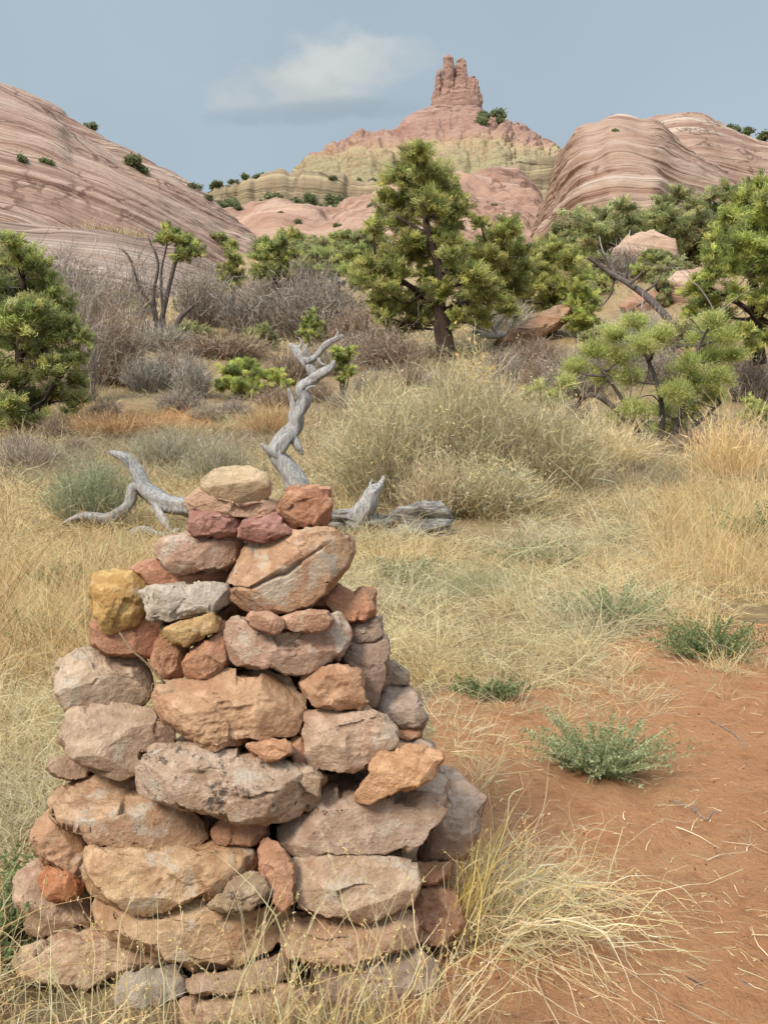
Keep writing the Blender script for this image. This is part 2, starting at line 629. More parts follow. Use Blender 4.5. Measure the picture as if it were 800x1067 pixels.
def rock(poly, Yf, thick, seed, top=0.5, yaw=0.0, rough=1.0, crack=None, bed_tilt=0.0, sub=None, scale_n=1.0, top_tilt=50, soft=0.0, axes=None):
    """a broken sandstone block: closed, faceted, with its own depth; returns world verts, faces, centre"""
    poly = np.array(poly, float)
    x, y = poly[:, 0], poly[:, 1]
    x2, y2 = np.roll(x, -1), np.roll(y, -1)
    cr = x * y2 - x2 * y
    A = cr.sum() / 2
    cx = ((x + x2) * cr).sum() / (6 * A); cy = ((y + y2) * cr).sum() / (6 * A)
    wpx = x.max() - x.min(); hpx = y.max() - y.min()
    pxm = Yf / FPX
    T = thick * pxm
    Ym = Yf + T * 0.5
    d = ray(cx, cy); d /= np.linalg.norm(d)
    Cw = P(cx, cy, Ym)
    right = np.cross(d, [0, 0, 1.0]); right /= np.linalg.norm(right)
    fwd = d
    up = np.cross(right, fwd)
    dist = np.linalg.norm(Cw - EYE)

    def to_plane(px_, py_):
        rr_ = ray(px_, py_)
        o_ = EYE + rr_ * (dist / rr_.dot(d)) - Cw
        return np.array([o_.dot(right), o_.dot(up)]) * (1.02 - 0.14 * T / dist)

    # outline in metres
    pl = np.array([to_plane(*q_) for q_ in poly])
    ox, oy = pl[:, 0], pl[:, 1]
    th = np.linspace(-np.pi, np.pi, 721)
    rr = np.zeros(721)
    for k, a in enumerate(th):
        ca, sa = math.cos(a), math.sin(a)
        best = 0
        for i in range(len(ox)):
            ax, ay = ox[i], oy[i]; bx, by = ox[(i + 1) % len(ox)] - ax, oy[(i + 1) % len(ox)] - ay
            den = ca * by - sa * bx
            if abs(den) < 1e-12: continue
            t = (ax * by - ay * bx) / den
            u = (ax * sa - ay * ca) / den
            if t > 0 and -1e-6 <= u <= 1 + 1e-6: best = max(best, t)
        rr[k] = best
    ksm = 5
    rp = np.concatenate([rr[-ksm - 1:-1], rr, rr[1:ksm + 1]])
    rr = np.convolve(rp, np.ones(ksm) / ksm, 'same')[ksm:-ksm]
    if sub is None:
        sub = 7 if wpx > 85 else 6
    V0, F = ico(sub)
    a = np.arctan2(V0[:, 2], V0[:, 0])
    rho = np.hypot(V0[:, 0], V0[:, 2]); tt = V0[:, 1]
    n = 5.0
    k = 1 / (rho ** n + np.abs(tt) ** n) ** (1 / n)
    rad = np.interp(a, th, rr)
    p = np.stack([np.cos(a) * rho * k * rad, tt * k * T / 2, np.sin(a) * rho * k * rad], -1)
    H = oy.max() - oy.min(); W = ox.max() - ox.min()
    size = math.sqrt(W * H)
    r = np.random.default_rng(seed)
    sil = np.stack([np.cos(th) * rr, 0 * th, np.sin(th) * rr], -1)

    def cut(nrm, slack, keep=True):
        nonlocal p
        nrm = np.array(nrm, float); nrm /= np.linalg.norm(nrm)
        dd = slack
        if keep:
            dd = max(dd, (sil @ nrm).max() * 1.0)
        e = p @ nrm - dd
        e = np.where(e > 0, e, 0) if soft <= 0 else soft * np.log1p(np.exp(np.clip(e / soft, -30, 30)))
        p = p - e[:, None] * nrm

    # front face leaning, then top, bottom and corner breaks (all spare the outline)
    sup = T / 2
    fy = math.tan(yaw + r.uniform(-0.12, 0.12)); fz = r.uniform(-0.12, 0.08)
    cut([fy, -1, fz], sup * 0.86, False)
    tt_ = R(top_tilt + r.uniform(-5, 5))
    zt = oy.max()
    if top > 0:
        nt = np.array([r.uniform(-0.15, 0.15), -math.cos(tt_), math.sin(tt_)])
        front_top = np.array([0, -sup * 0.9, zt - top * H])
        cut(nt, front_top @ (nt / np.linalg.norm(nt)))
    nb = np.array([r.uniform(-0.2, 0.2), -0.8, -0.62])
    cut(nb, np.array([0, -sup * 0.95, oy.min() + 0.16 * H]) @ (nb / np.linalg.norm(nb)))
    for s in (-1, 1):
        nb = np.array([s * r.uniform(0.5, 0.9), -0.75, r.uniform(-0.35, 0.35)])
        ex = ox.max() if s > 0 else -ox.min()
        cut(nb, np.array([s * ex * r.uniform(0.55, 0.85), -sup * 0.95, 0]) @ (nb / np.linalg.norm(nb)))
    for _ in range(8):
        a_ = r.uniform(0, 2 * np.pi)
        kk = r.uniform(.3, .95); nb = np.array([math.cos(a_) * kk, -1.0, math.sin(a_) * kk])
        cut(nb, np.array([math.cos(a_) * W * 0.36, -sup * r.uniform(0.80, 0.97), math.sin(a_) * H * 0.36]) @ (nb / np.linalg.norm(nb)))
    for _ in range(6):
        nb = r.normal(0, 1, 3); nb[1] = abs(nb[1]) + 0.4
        nb /= np.linalg.norm(nb)
        cut(nb, (p @ nb).max() * r.uniform(0.75, 0.95), True)
    N = vnormals(p, F)
    q = p + r.uniform(-50, 50, 3)
    # cleaved chips: every cell is a small plane of its own
    K = 26
    cen = p[r.integers(0, len(p), K)]
    gr = r.normal(0, 0.22, (K, 3))
    d2 = ((p[:, None] + 0.018 * np.stack([vn(q * 16, 3), vn(q * 16, 4), vn(q * 16, 5)], -1)[:, None] - cen[None]) ** 2).sum(-1)
    ww_ = (0.03 * size) ** 2
    w = np.exp(-(d2 - d2.min(1)[:, None]) / ww_ * 1.6)
    w /= w.sum(1, keepdims=True)
    off = r.normal(0, 0.007 * size, K)
    chip = ((((p[:, None] - cen[None]) * gr[None]).sum(-1) + off[None]) * w).sum(1)
    chip = np.clip(chip, -0.05 * size, 0.05 * size)
    # bedding ledges
    bt = bed_tilt + r.uniform(-0.08, 0.08)
    bdir = np.array([math.sin(bt), 0.12, math.cos(bt)])
    s = q @ bdir
    lay = fbm(np.stack([s * 42 + 1.2 * vn(q * 9, 8), q[:, 0] * 3.5, q[:, 1] * 3.5], -1), 3, 11)
    lay = np.tanh(lay * 1.9)
    disp = (chip * 0.7 + 0.016 * size * fbm(q * (2.2 / size), 3, 21)
            + rough * (0.0019 * lay * np.clip(size / 0.16, 0.5, 1.2) + 0.0032 * fbm(q * 34, 3, 31) + 0.0016 * fbm(q * 105, 3, 33)))
    if crack is not None:
        cp = np.array([to_plane(*c) for c in crack])
        dm = np.full(len(p), 9.0)
        pp = p[:, [0, 2]] + 0.004 * np.stack([vn(q * 40, 61), vn(q * 40, 62)], -1)
        for i in range(len(cp) - 1):
            ab = cp[i + 1] - cp[i]
            u = np.clip(((pp - cp[i]) @ ab) / (ab @ ab), 0, 1)
            dm = np.minimum(dm, np.linalg.norm(pp - cp[i] - u[:, None] * ab, axis=1))
        disp -= 0.02 * np.exp(-(dm / 0.006) ** 2) * (p[:, 1] < 0.2 * T)
    p = p + N * (disp * scale_n)[:, None]
    # fresh flat breaks with crisp edges
    for k_ in range(9):
        a_ = r.uniform(0, 2 * np.pi); kk = r.uniform(.15, 1.3)
        nb = np.array([math.cos(a_) * kk, -1.0, math.sin(a_) * kk]); nb /= np.linalg.norm(nb)
        sel = p @ nb
        dd = max(sel.max() - size * r.uniform(.03, .10), (sil @ nb).max() - .012 * size)
        e = np.maximum(sel - dd, 0)
        tx_ = 1 + 0 * e
        p = p - (e * .93)[:, None] * nb
    p = p + N * (rough * .0011 * fbm((p + 3) * 70, 3, 41))[:, None]
    wv = Cw + p[:, :1] * right + p[:, 1:2] * fwd + p[:, 2:3] * up
    return wv, F, Cw


TAN, TAN2 = (214, 178, 134), (200, 152, 110)
PINK, PINK2 = (205, 160, 130), (196, 142, 112)
GTAN, GTAN2 = (204, 174, 142), (196, 156, 122)
ORG, ORG2 = (214, 164, 120), (202, 146, 106)
RED, RED2 = (192, 136, 118), (178, 120, 104)
RUST, RUST2 = (208, 152, 114), (194, 134, 98)
WHT, WHT2 = (204, 186, 166), (192, 164, 140)
YEL, YEL2 = (224, 182, 108), (214, 164, 92)
GREY, GREY2 = (188, 160, 136), (178, 146, 120)

# polygon, extra depth, thickness (photo px), colours, pale, dark, options, label
S = [
 ([(211,505),(215,497),(225,490),(245,487),(262,488),(277,494),(281,505),(279,518),(270,526),(255,527),(238,524),(222,518),(212,511)], 0, 95, TAN, (216,188,150), .2, 0, dict(top=.35, rough=.6, soft=.004), 'smooth rounded tan capstone on the very top of the cairn'),
 ([(194,524),(199,518),(208,511),(225,517),(250,525),(272,521),(288,524),(291,532),(280,539),(262,541),(235,538),(210,535),(199,531)], .0, 110, PINK, (214,168,132), .1, 0, dict(top=.2), 'thin layered pinkish slab directly under the rounded capstone'),
 ([(197,545),(200,534),(215,532),(240,536),(252,540),(251,553),(247,559),(225,559),(203,558),(198,552)], -.005, 90, RED, RED2, 0, 0, dict(top=.15), 'purplish red block under the left end of the thin slab near the top'),
 ([(248,560),(253,544),(270,540),(290,534),(294,545),(303,554),(290,560),(270,566),(258,565)], -.02, 80, (196,136,116), RED2, 0, 0, dict(top=.3), 'small red wedge beside the purplish red block, below the capstone'),
 ([(289,533),(293,521),(302,508),(325,507),(344,509),(344,528),(340,544),(325,548),(305,549),(293,545)], .02, 85, (208,150,112), (192,126,92), .1, .25, dict(top=.2, yaw=-.2), 'upright rusty orange block on the right shoulder of the cairn top'),
 ([(163,575),(170,564),(190,558),(205,556),(230,556),(250,561),(254,572),(248,585),(235,592),(210,595),(180,596),(172,588),(168,580)], 0, 130, PINK, (196,152,126), .4, 0, dict(top=.45, rough=1.3), 'pale pink lumpy slab under the purplish red block'),
 ([(138,593),(150,586),(170,583),(200,592),(248,590),(242,605),(238,616),(200,618),(175,618),(155,612)], .05, 130, (204,136,104), RUST, 0, 0, dict(top=.3), 'reddish flat slab between the pale pink slab and the grey white stone'),
 ([(238,608),(250,585),(262,565),(285,561),(300,553),(320,549),(345,551),(362,560),(367,575),(362,592),(350,605),(340,618),(325,630),(305,637),(285,638),(262,634),(245,622)], -.02, 170, (214,166,122), (204,152,116), .45, .1, dict(top=.25, rough=.8, bed_tilt=-.45, crack=[(236,612),(262,611),(300,596),(322,580),(345,562)]), 'big tilted tan boulder with a diagonal crack and whitish underside'),
 ([(333,614),(352,609),(370,619),(376,613),(389,615),(390,640),(381,648),(358,648),(340,634),(325,632)], .06, 110, (206,138,100), RUST, 0, 0, dict(top=.3), 'orange jagged stone sticking out right under the big tilted boulder'),
 ([(93,620),(97,600),(110,595),(140,596),(153,600),(155,620),(150,640),(145,651),(125,657),(112,657),(100,640)], -.02, 85, YEL, (206,152,84), .1, 0, dict(top=.1, rough=.9, yaw=.25, bed_tilt=1.45), 'mustard yellow upright block on the left shoulder of the cairn'),
 ([(94,665),(98,650),(108,643),(120,648),(145,644),(155,638),(166,648),(167,660),(158,682),(135,682),(110,680),(96,672)], .02, 100, (196,134,102), RUST, 0, 0, dict(top=.3), 'rusty stone right beneath the mustard yellow block'),
 ([(147,617),(155,612),(180,610),(215,607),(235,611),(243,620),(240,630),(225,638),(200,642),(175,648),(157,645),(153,630)], -.03, 110, WHT, (196,176,154), .5, .3, dict(top=.4), 'pale grey white slab with dark lichen at its left tip'),
 ([(168,655),(185,648),(210,643),(222,637),(230,645),(228,655),(215,663),(195,672),(182,671),(172,665)], -.03, 70, (214,172,112), (202,156,100), .1, 0, dict(top=.2), 'small yellowish wedge under the pale grey white slab'),
 ([(157,693),(162,675),(168,658),(182,665),(198,672),(196,690),(190,704),(170,706)], .03, 75, RUST, RUST2, 0, 0, dict(top=0), 'dark rusty wedge below the small yellowish wedge'),
 ([(190,690),(199,677),(215,666),(228,662),(234,672),(233,690),(225,702),(206,709),(195,707)], 0, 75, (206,142,104), RUST, 0, 0, dict(top=.2), 'orange angular stone right of the dark rusty wedge'),
 ([(220,655),(230,646),(240,650),(239,670),(236,698),(231,690),(229,666)], .05, 70, (198,134,102), RUST, 0, 0, dict(top=0), 'narrow upright orange sliver squeezed in left of the hollowed stone'),
 ([(256,645),(262,638),(280,638),(294,646),(297,653),(290,661),(275,658),(262,652)], -.055, 60, (206,156,122), PINK2, 0, 0, dict(top=.3, rough=.7), 'small pinkish lens lying in the left end of the hollowed stone'),
 ([(292,644),(305,640),(325,635),(341,638),(347,646),(340,655),(322,660),(305,657),(296,652)], -.05, 80, (208,158,122), PINK2, .2, 0, dict(top=.3, rough=.7), 'smooth orange lens lying in the hollowed stone under the tilted boulder'),
 ([(236,685),(237,660),(244,646),(256,646),(270,652),(295,658),(320,656),(342,648),(351,638),(359,650),(362,665),(355,680),(345,692),(320,699),(298,701),(270,696),(240,692)], -.01, 130, (204,162,134), (196,148,120), .65, .1, dict(top=.25), 'long hollowed stone with whitish front holding two small lenses'),
 ([(356,653),(375,645),(397,643),(398,662),(385,669),(365,673),(357,667)], .08, 110, GREY, (168,138,120), 0, 0, dict(top=.3), 'grey brown slab on the right side below the orange jagged stone'),
 ([(354,684),(362,668),(385,666),(402,662),(405,700),(404,712),(395,722),(388,736),(380,726),(376,704),(364,696)], .08, 120, (182,146,124), GREY2, 0, 0, dict(top=.25), 'tall grey brown block with an angular front beside the small orange block'),
 ([(311,712),(316,703),(335,697),(352,690),(376,700),(378,712),(382,731),(375,738),(350,739),(330,734),(315,722)], -.01, 85, (208,158,118), ORG2, .05, 0, dict(top=.2), 'small orange block between the hollowed stone and the two sided block'),
 ([(166,740),(167,715),(175,709),(200,709),(225,703),(260,703),(285,711),(303,720),(313,735),(314,746),(306,765),(290,769),(260,771),(238,775),(225,780),(205,773),(185,756),(172,750)], -.03, 170, (214,166,124), (202,148,108), .15, .12, dict(top=.3, rough=1.2), 'large orange tan boulder in the middle of the cairn'),
 ([(252,702),(275,696),(300,705),(319,728),(321,740),(314,755),(290,755),(262,735)], .06, 110, GTAN, GTAN2, .2, 0, dict(top=.2), 'grey tan stone peeking out behind the large orange tan boulder'),
 ([(57,705),(62,690),(80,677),(105,677),(135,680),(151,690),(157,705),(157,725),(150,734),(120,739),(95,738),(70,739),(60,725)], .02, 130, (212,182,150), (200,166,134), .3, .15, dict(top=.45, rough=.8), 'rounded grey pink block on the left edge below the rusty stone'),
 ([(62,770),(68,755),(75,742),(100,737),(130,737),(160,744),(180,755),(181,775),(165,782),(148,784),(144,803),(125,810),(105,806),(85,801),(72,791)], .0, 140, (210,176,144), (184,148,122), .15, 0, dict(top=.3, rough=.8, yaw=.15), 'grey block with a flat brown face under the rounded grey pink block'),
 ([(47,800),(55,792),(75,787),(96,800),(93,811),(72,812),(60,808)], .06, 90, (196,160,132), GTAN2, .1, 0, dict(top=.3), 'little flat slab poking out at the left edge of the cairn'),
 ([(144,808),(147,785),(160,778),(195,777),(235,782),(265,783),(290,795),(310,808),(326,825),(330,833),(322,843),(295,850),(260,854),(230,850),(200,840),(165,830),(148,825)], -.05, 170, (208,176,148), (192,152,122), .45, .6, dict(top=.35, rough=1.1), 'long pale boulder blotched with black lichen across the cairn centre'),
 ([(257,776),(270,773),(287,771),(304,774),(306,784),(292,791),(282,794),(265,786)], -.035, 60, (212,152,108), RUST, 0, 0, dict(top=.2), 'small knobby orange stone on top of the lichen blotched boulder'),
 ([(303,768),(317,768),(321,796),(315,802),(305,800),(303,784)], .05, 60, (196,134,100), RUST, 0, 0, dict(top=0), 'rusty chip wedged left of the two sided block'),
 ([(286,790),(305,795),(326,799),(339,810),(331,829),(318,822),(303,806)], .0, 90, GTAN, GTAN2, .1, 0, dict(top=.2), 'grey tan wedge under the two sided block'),
 ([(313,765),(318,745),(330,739),(350,739),(365,739),(384,734),(401,745),(410,762),(409,775),(395,786),(380,801),(355,801),(325,799),(319,785)], -.02, 130, (206,170,140), (192,146,116), .35, .05, dict(top=.3, yaw=.1), 'pale two sided block right of centre with a small hollow on top'),
 ([(383,735),(398,720),(406,708),(420,709),(431,720),(437,735),(443,748),(438,758),(425,759),(408,759),(397,745)], .09, 120, GREY, (166,136,120), 0, 0, dict(top=.5), 'grey brown boulder on the right edge above the orange flat slab'),
 ([(402,692),(410,688),(425,702),(426,714),(404,714)], .14, 80, GREY, GREY2, 0, 0, dict(top=.3), 'small dark grey stone behind the right edge of the cairn'),
 ([(405,757),(438,755),(439,766),(425,772),(412,768)], .1, 80, (200,140,100), RUST, 0, 0, dict(top=0), 'small rust coloured stone under the grey brown boulder'),
 ([(371,831),(378,822),(383,808),(388,790),(395,783),(415,776),(440,779),(459,785),(461,791),(450,808),(435,821),(410,825),(385,834)], -.05, 70, (224,170,122), (214,154,106), 0, 0, dict(top=.72, top_tilt=62, rough=.8), 'bright orange flat slab tilted over the right side of the cairn'),
 ([(405,772),(430,766),(451,775),(458,787),(430,792),(410,786)], .1, 90, (184,156,134), GREY2, 0, 0, dict(top=.4), 'dark grey slab just behind the bright orange flat slab'),
 ([(291,862),(305,853),(325,838),(338,815),(350,803),(380,799),(430,799),(460,813),(463,832),(456,855),(435,876),(400,891),(350,892),(318,889),(300,879)], .0, 210, (204,172,144), (186,148,122), .2, .03, dict(top=.6, top_tilt=64, rough=.9), 'wide grey slab with a flat pale top under the bright orange slab'),
 ([(438,890),(448,860),(456,830),(452,808),(462,795),(475,805),(490,820),(505,832),(501,850),(493,875),(486,893),(465,897),(440,896)], .11, 150, (192,160,136), (182,148,124), 0, 0, dict(top=.6, top_tilt=58), 'mauve grey slab sloping down at the right side of the cairn'),
 ([(428,900),(450,896),(469,897),(468,912),(455,921),(433,920)], .12, 80, RUST, RUST2, 0, 0, dict(top=.2), 'thin rusty stone in the shade under the mauve grey slab'),
 ([(304,905),(310,895),(325,889),(350,890),(400,890),(428,894),(432,915),(429,940),(405,951),(380,958),(345,953),(311,946)], .0, 150, (208,174,142), (194,154,122), .4, .1, dict(top=.25), 'squarish grey pink block supporting the wide grey slab'),
 ([(57,835),(65,825),(80,813),(95,807),(120,808),(150,811),(165,822),(180,832),(200,841),(212,855),(217,875),(205,886),(160,889),(115,886),(98,879),(90,866),(72,858),(60,848)], .0, 190, (214,170,128), (202,154,118), .45, .1, dict(top=.6, top_tilt=58, rough=.8), 'long tan slab with a white patch at the left, below the flat brown face'),
 ([(34,870),(40,855),(50,845),(60,833),(66,850),(78,862),(90,868),(94,885),(95,915),(85,921),(65,909),(45,896)], .03, 120, (208,160,122), (202,146,104), .35, .1, dict(top=.2), 'whitish orange stone under the left end of the long tan slab'),
 ([(88,895),(92,880),(105,884),(160,887),(205,886),(225,877),(245,879),(260,887),(266,900),(261,915),(235,926),(210,936),(175,947),(150,950),(140,951),(120,939),(100,926),(94,915)], -.02, 170, (216,174,128), (202,152,110), .35, .05, dict(top=.2, rough=1.1), 'long yellowish tan boulder in the lower left below the tan slab'),
 ([(221,865),(228,854),(250,850),(276,852),(279,868),(265,879),(240,880),(225,878)], .06, 80, (204,146,108), RUST, 0, 0, dict(top=.1), 'reddish stone in the gap under the lichen blotched boulder'),
 ([(271,885),(278,871),(290,878),(303,895),(307,915),(305,940),(295,949),(280,931),(272,910)], .01, 75, (204,144,108), RUST, .05, 0, dict(top=0, yaw=-.15), 'upright orange stone standing beside the squarish grey pink block'),
 ([(219,944),(232,932),(245,915),(262,909),(275,914),(282,930),(272,938),(262,949),(245,951),(232,949)], -.03, 75, (190,160,124), (170,140,108), .2, .5, dict(top=.3, rough=1.5), 'small mottled stone with mossy lichen left of the upright orange stone'),
 ([(17,935),(20,915),(35,899),(45,896),(60,904),(85,919),(103,925),(104,945),(95,961),(75,971),(55,979),(30,971),(22,950)], .04, 130, (200,164,134), (192,146,114), .15, .05, dict(top=.3), 'big pinkish block at the lower left corner with an orange chip on it'),
 ([(41,915),(50,904),(65,906),(80,916),(89,922),(82,933),(65,940),(52,938),(45,928)], .0, 55, (204,132,86), (190,114,72), 0, 0, dict(top=.25), 'orange red chip stuck on the big pinkish block at the lower left'),
 ([(100,950),(105,928),(115,933),(140,948),(175,944),(220,940),(260,946),(300,942),(305,955),(296,970),(281,986),(250,1001),(235,1009),(205,1006),(180,996),(160,986),(130,979),(110,966)], .0, 180, (214,174,132), (204,156,116), .25, .3, dict(top=.25), 'wide pinkish orange boulder in the lowest courses of the cairn'),
 ([(16,1005),(22,990),(40,984),(70,974),(95,964),(120,966),(150,980),(185,988),(201,1005),(190,1012),(150,1010),(120,1017),(90,1030),(60,1027),(35,1020)], .02, 160, (212,176,140), (202,158,122), .15, .1, dict(top=.4), 'long low pinkish slab at the bottom left of the cairn'),
 ([(118,1035),(130,1014),(155,1009),(186,1007),(194,1020),(191,1038),(170,1049),(140,1051),(122,1047)], .02, 110, (196,180,162), (184,166,146), .5, .2, dict(top=.3), 'blue grey block at the foot of the cairn among straw'),
 ([(3,1070),(12,1045),(38,1032),(80,1028),(120,1038),(124,1068),(80,1088),(30,1088)], .02, 130, (196,156,124), GTAN2, .1, 0, dict(top=.4), 'half hidden foot stone behind straw at the lower left corner'),
 ([(190,1020),(240,1010),(270,1000),(303,988),(304,1020),(280,1031),(230,1036),(200,1033)], .04, 130, (190,156,130), GTAN2, .1, .1, dict(top=.3), 'flat grey brown foot slab below the wide pinkish orange boulder'),
 ([(296,955),(340,951),(380,956),(420,950),(432,960),(427,985),(390,1001),(340,1011),(300,1001),(288,980)], .03, 140, (208,166,130), (198,150,114), .1, .1, dict(top=.2), 'reddish boulder under the squarish grey pink block behind grass stems'),
 ([(328,1005),(370,993),(420,983),(452,1000),(457,1030),(430,1051),(370,1057),(330,1042)], .04, 140, (178,152,130), (168,138,114), .1, .1, dict(top=.3), 'dull grey foot stone at the lower right behind thick grass'),
 ([(424,925),(455,918),(476,930),(482,960),(462,986),(430,981),(424,950)], .12, 110, RUST, (178,118,90), 0, 0, dict(top=.3), 'rusty brown stone at the right foot of the cairn'),
 ([(190,1042),(240,1034),(300,1028),(334,1042),(334,1075),(250,1088),(190,1080)], .0, 120, (206,168,132), (196,150,114), .1, .1, dict(top=.4), 'lowest centre foot stone buried in straw at the front'),
]

CAIRN_X, CAIRN_Y = -0.34, 2.74


def front_depth(poly):
    b = max(p[1] for p in poly)
    cx = sum(p[0] for p in poly) / len(poly)
    base = 2.13 + (1060 - min(b, 1062)) / 570 * 0.40
    half = 95 + (b - 490) / 570 * 160
    return base + 0.10 * min(1.3, abs(cx - 268) / half) ** 2


for i, (poly, dy, th, c1, c2, pale, dark, opt, label) in enumerate(S):
    V, F, Cw = rock(poly, front_depth(poly) + dy, th * 1.12, 100 + i, **opt)
    V[:, 2] = np.maximum(V[:, 2], -0.06)
    o = mk('cairn_stone', V, [F], mat_stone(c1, c2, pale, dark, tilt=opt.get('bed_tilt', 0)), origin=Cw, smooth=True)
    tag(o, label, 'stone', 'stones piled in the cairn')

# inner and rear stones that carry the visible ones
r_ = np.random.default_rng(5)
for lv in range(7):
    z = 0.04 + lv * 0.165
    rad = 0.50 * (1 - lv / 8.2)
    nst = max(3, int(9 - lv * 0.9))
    for k in range(nst):
        a = 2 * math.pi * (k + 0.5 * (lv % 2)) / nst
        rr = rad * 0.66
        cx, cy = CAIRN_X + rr * math.cos(a), CAIRN_Y + rr * 0.8 * math.sin(a) + 0.08
        if math.sin(a) < -0.25:
            rr *= 0.35
            cx, cy = CAIRN_X + rr * math.cos(a), CAIRN_Y + 0.06
        sx = rad * r_.uniform(0.34, 0.46) + 0.02
        V0, F = ico(5)
        p = V0 * np.array([sx, sx * 0.9, 0.095])
        for _ in range(12):
            nb = r_.normal(0, 1, 3); nb /= np.linalg.norm(nb)
            e = np.maximum(p @ nb - (p @ nb).max() * r_.uniform(0.7, 0.95), 0)
            p = p - e[:, None] * nb
        N = vnormals(p, F)
        q = p + r_.uniform(-9, 9, 3)
        p = p + N * (0.012 * fbm(q * 9, 4, 3))[:, None]
        c = np.array([cx, cy, z + 0.02])
        o = mk('cairn_stone', p + c, [F], mat_stone((186, 140, 110), RUST), origin=c, smooth=True)
        tag(o, 'shaded rusty stone packed inside and behind the cairn', 'stone', 'rough packing stones inside the cairn')

# ================================================================== SANDSTONE HILLS
def resample(pts, n):
    pts = np.asarray(pts, float)
    q = catmull(pts, 12)
    s = np.concatenate([[0], np.cumsum(np.hypot(np.diff(q[:, 0]), np.diff(q[:, 1])))])
    t = np.linspace(0, s[-1], n)
    return np.stack([np.interp(t, s, q[:, k]) for k in range(q.shape[1])], -1)


HILLS = {}


def hill(name, label, mat, crest, foot, nu=420, nv=190, prof=0.8, drape=0.4, ledge=0.0, ledge_f=0.3, lump=0.0, lump_f=0.02, flute=0.0, back=60.0, seed=0, zfoot=None, fine=0.0, kind='structure', flat=0.0, cliff=None):
    """crest: (px, py, Y); foot: (px, Y) giving how far the rock reaches towards the viewer"""
    c = resample(crest, nu)
    X = np.array([P(*k) for k in c])
    fy = np.interp(c[:, 0], [f[0] for f in foot], [f[1] for f in foot])
    ker = np.hanning(41); ker /= ker.sum()
    fy = np.convolve(np.concatenate([np.full(20, fy[0]), fy, np.full(20, fy[-1])]), ker, 'valid')
    fx = X[:, 0] * fy / X[:, 1]
    fz = terrain(fx, fy) - 1.5 if zfoot is None else np.full(nu, zfoot)
    v = np.concatenate([np.linspace(0, 1, nv), 1 + np.linspace(0, 1, 40)[1:]])
    rows = []
    for k in v:
        if k <= 1:
            h = np.sin(k * np.pi / 2) ** prof
            h = h * (1 - flat) + k * flat
            if cliff is not None:
                h = np.interp(k, [0, .5, .60, .64, 1], [0, .52, cliff, .955, 1.0])
            x = fx + (X[:, 0] - fx) * k; y = fy + (X[:, 1] - fy) * k
            z = fz + (X[:, 2] - fz) * h
        else:
            b = k - 1
            x = X[:, 0] * (1 + b * back / X[:, 1]); y = X[:, 1] + b * back
            zb = terrain(x, y)
            z = X[:, 2] + (np.minimum(zb, X[:, 2]) - X[:, 2]) * (1 - np.cos(b * np.pi / 2))
        rows.append(np.stack([x, y, z], -1))
    V = np.array(rows)
    # the skyline belongs to the crest: lower each column until nothing in front of it rises above
    tgt = (X[:, 2] - CAM_H) / X[:, 1]
    for _ in range(8):
        el = ((V[:nv, :, 2] - CAM_H) / V[:nv, :, 1]).max(0)
        f = np.where(el > 1e-3, 1 + (tgt - el) * X[:, 1] / np.maximum(X[:, 2] - fz, 1), 1)
        f = np.convolve(np.concatenate([np.full(8, f[0]), f, np.full(8, f[-1])]), np.ones(17) / 17, 'valid')
        V[..., 2] = fz + (V[..., 2] - fz) * f
    nr = len(v)
    N = np.cross(np.gradient(V, axis=1), np.gradient(V, axis=0))
    N /= np.linalg.norm(N, axis=2, keepdims=True) + 1e-9
    fl = V.reshape(-1, 3)
    crest_z = np.tile(X[:, 2], (nr, 1)).ravel()
    s = fl[:, 2] - drape * crest_z + 0.03 * fl[:, 0]
    s = s + 1.0 * fbm(fl * 0.03, 2, seed + 5)
    q1 = np.stack([s * ledge_f, fl[:, 0] * 0.012, fl[:, 1] * 0.012], -1)
    fr = np.abs(fbm(q1, 4, seed + 9))
    up = np.clip(1 - np.abs(N.reshape(-1, 3)[:, 2]), 0.15, 1)
    env = np.sin(np.clip(np.repeat(v, nu) , 0, 1) * np.pi) ** 0.25
    d = ledge * (np.tanh(fr * 2.2) - .5) * up
    d = d + lump * fbm(fl * lump_f, 4, seed + 3) * np.where(np.repeat(v, nu) <= 1, env, 0.2)
    if fine:
        d = d + fine * fbm(fl * np.array([.25, .25, 1.4]), 4, seed + 13)
    if flute:
        az = fl[:, 0] / fl[:, 1]
        qq = np.stack([az * 34, fl[:, 2] * 0.03, fl[:, 1] * 0.004], -1)
        g = 1 - np.abs(fbm(qq, 4, seed + 23)) * 1.6
        d = d - flute * np.clip(g, 0, 1) ** 1.5 * env
    V = fl + N.reshape(-1, 3) * d[:, None]
    I = np.arange(nr * nu).reshape(nr, nu)
    F = np.stack([I[:-1, :-1], I[:-1, 1:], I[1:, 1:], I[1:, :-1]], -1).reshape(-1, 4)
    o = mk(name, V, F, mat, attrs={'bed': s}, smooth=True)
    tag(o, label, 'hill', kind=kind)
    HILLS[label] = (V.reshape(nr, nu, 3), c)
    return V.reshape(nr, nu, 3)


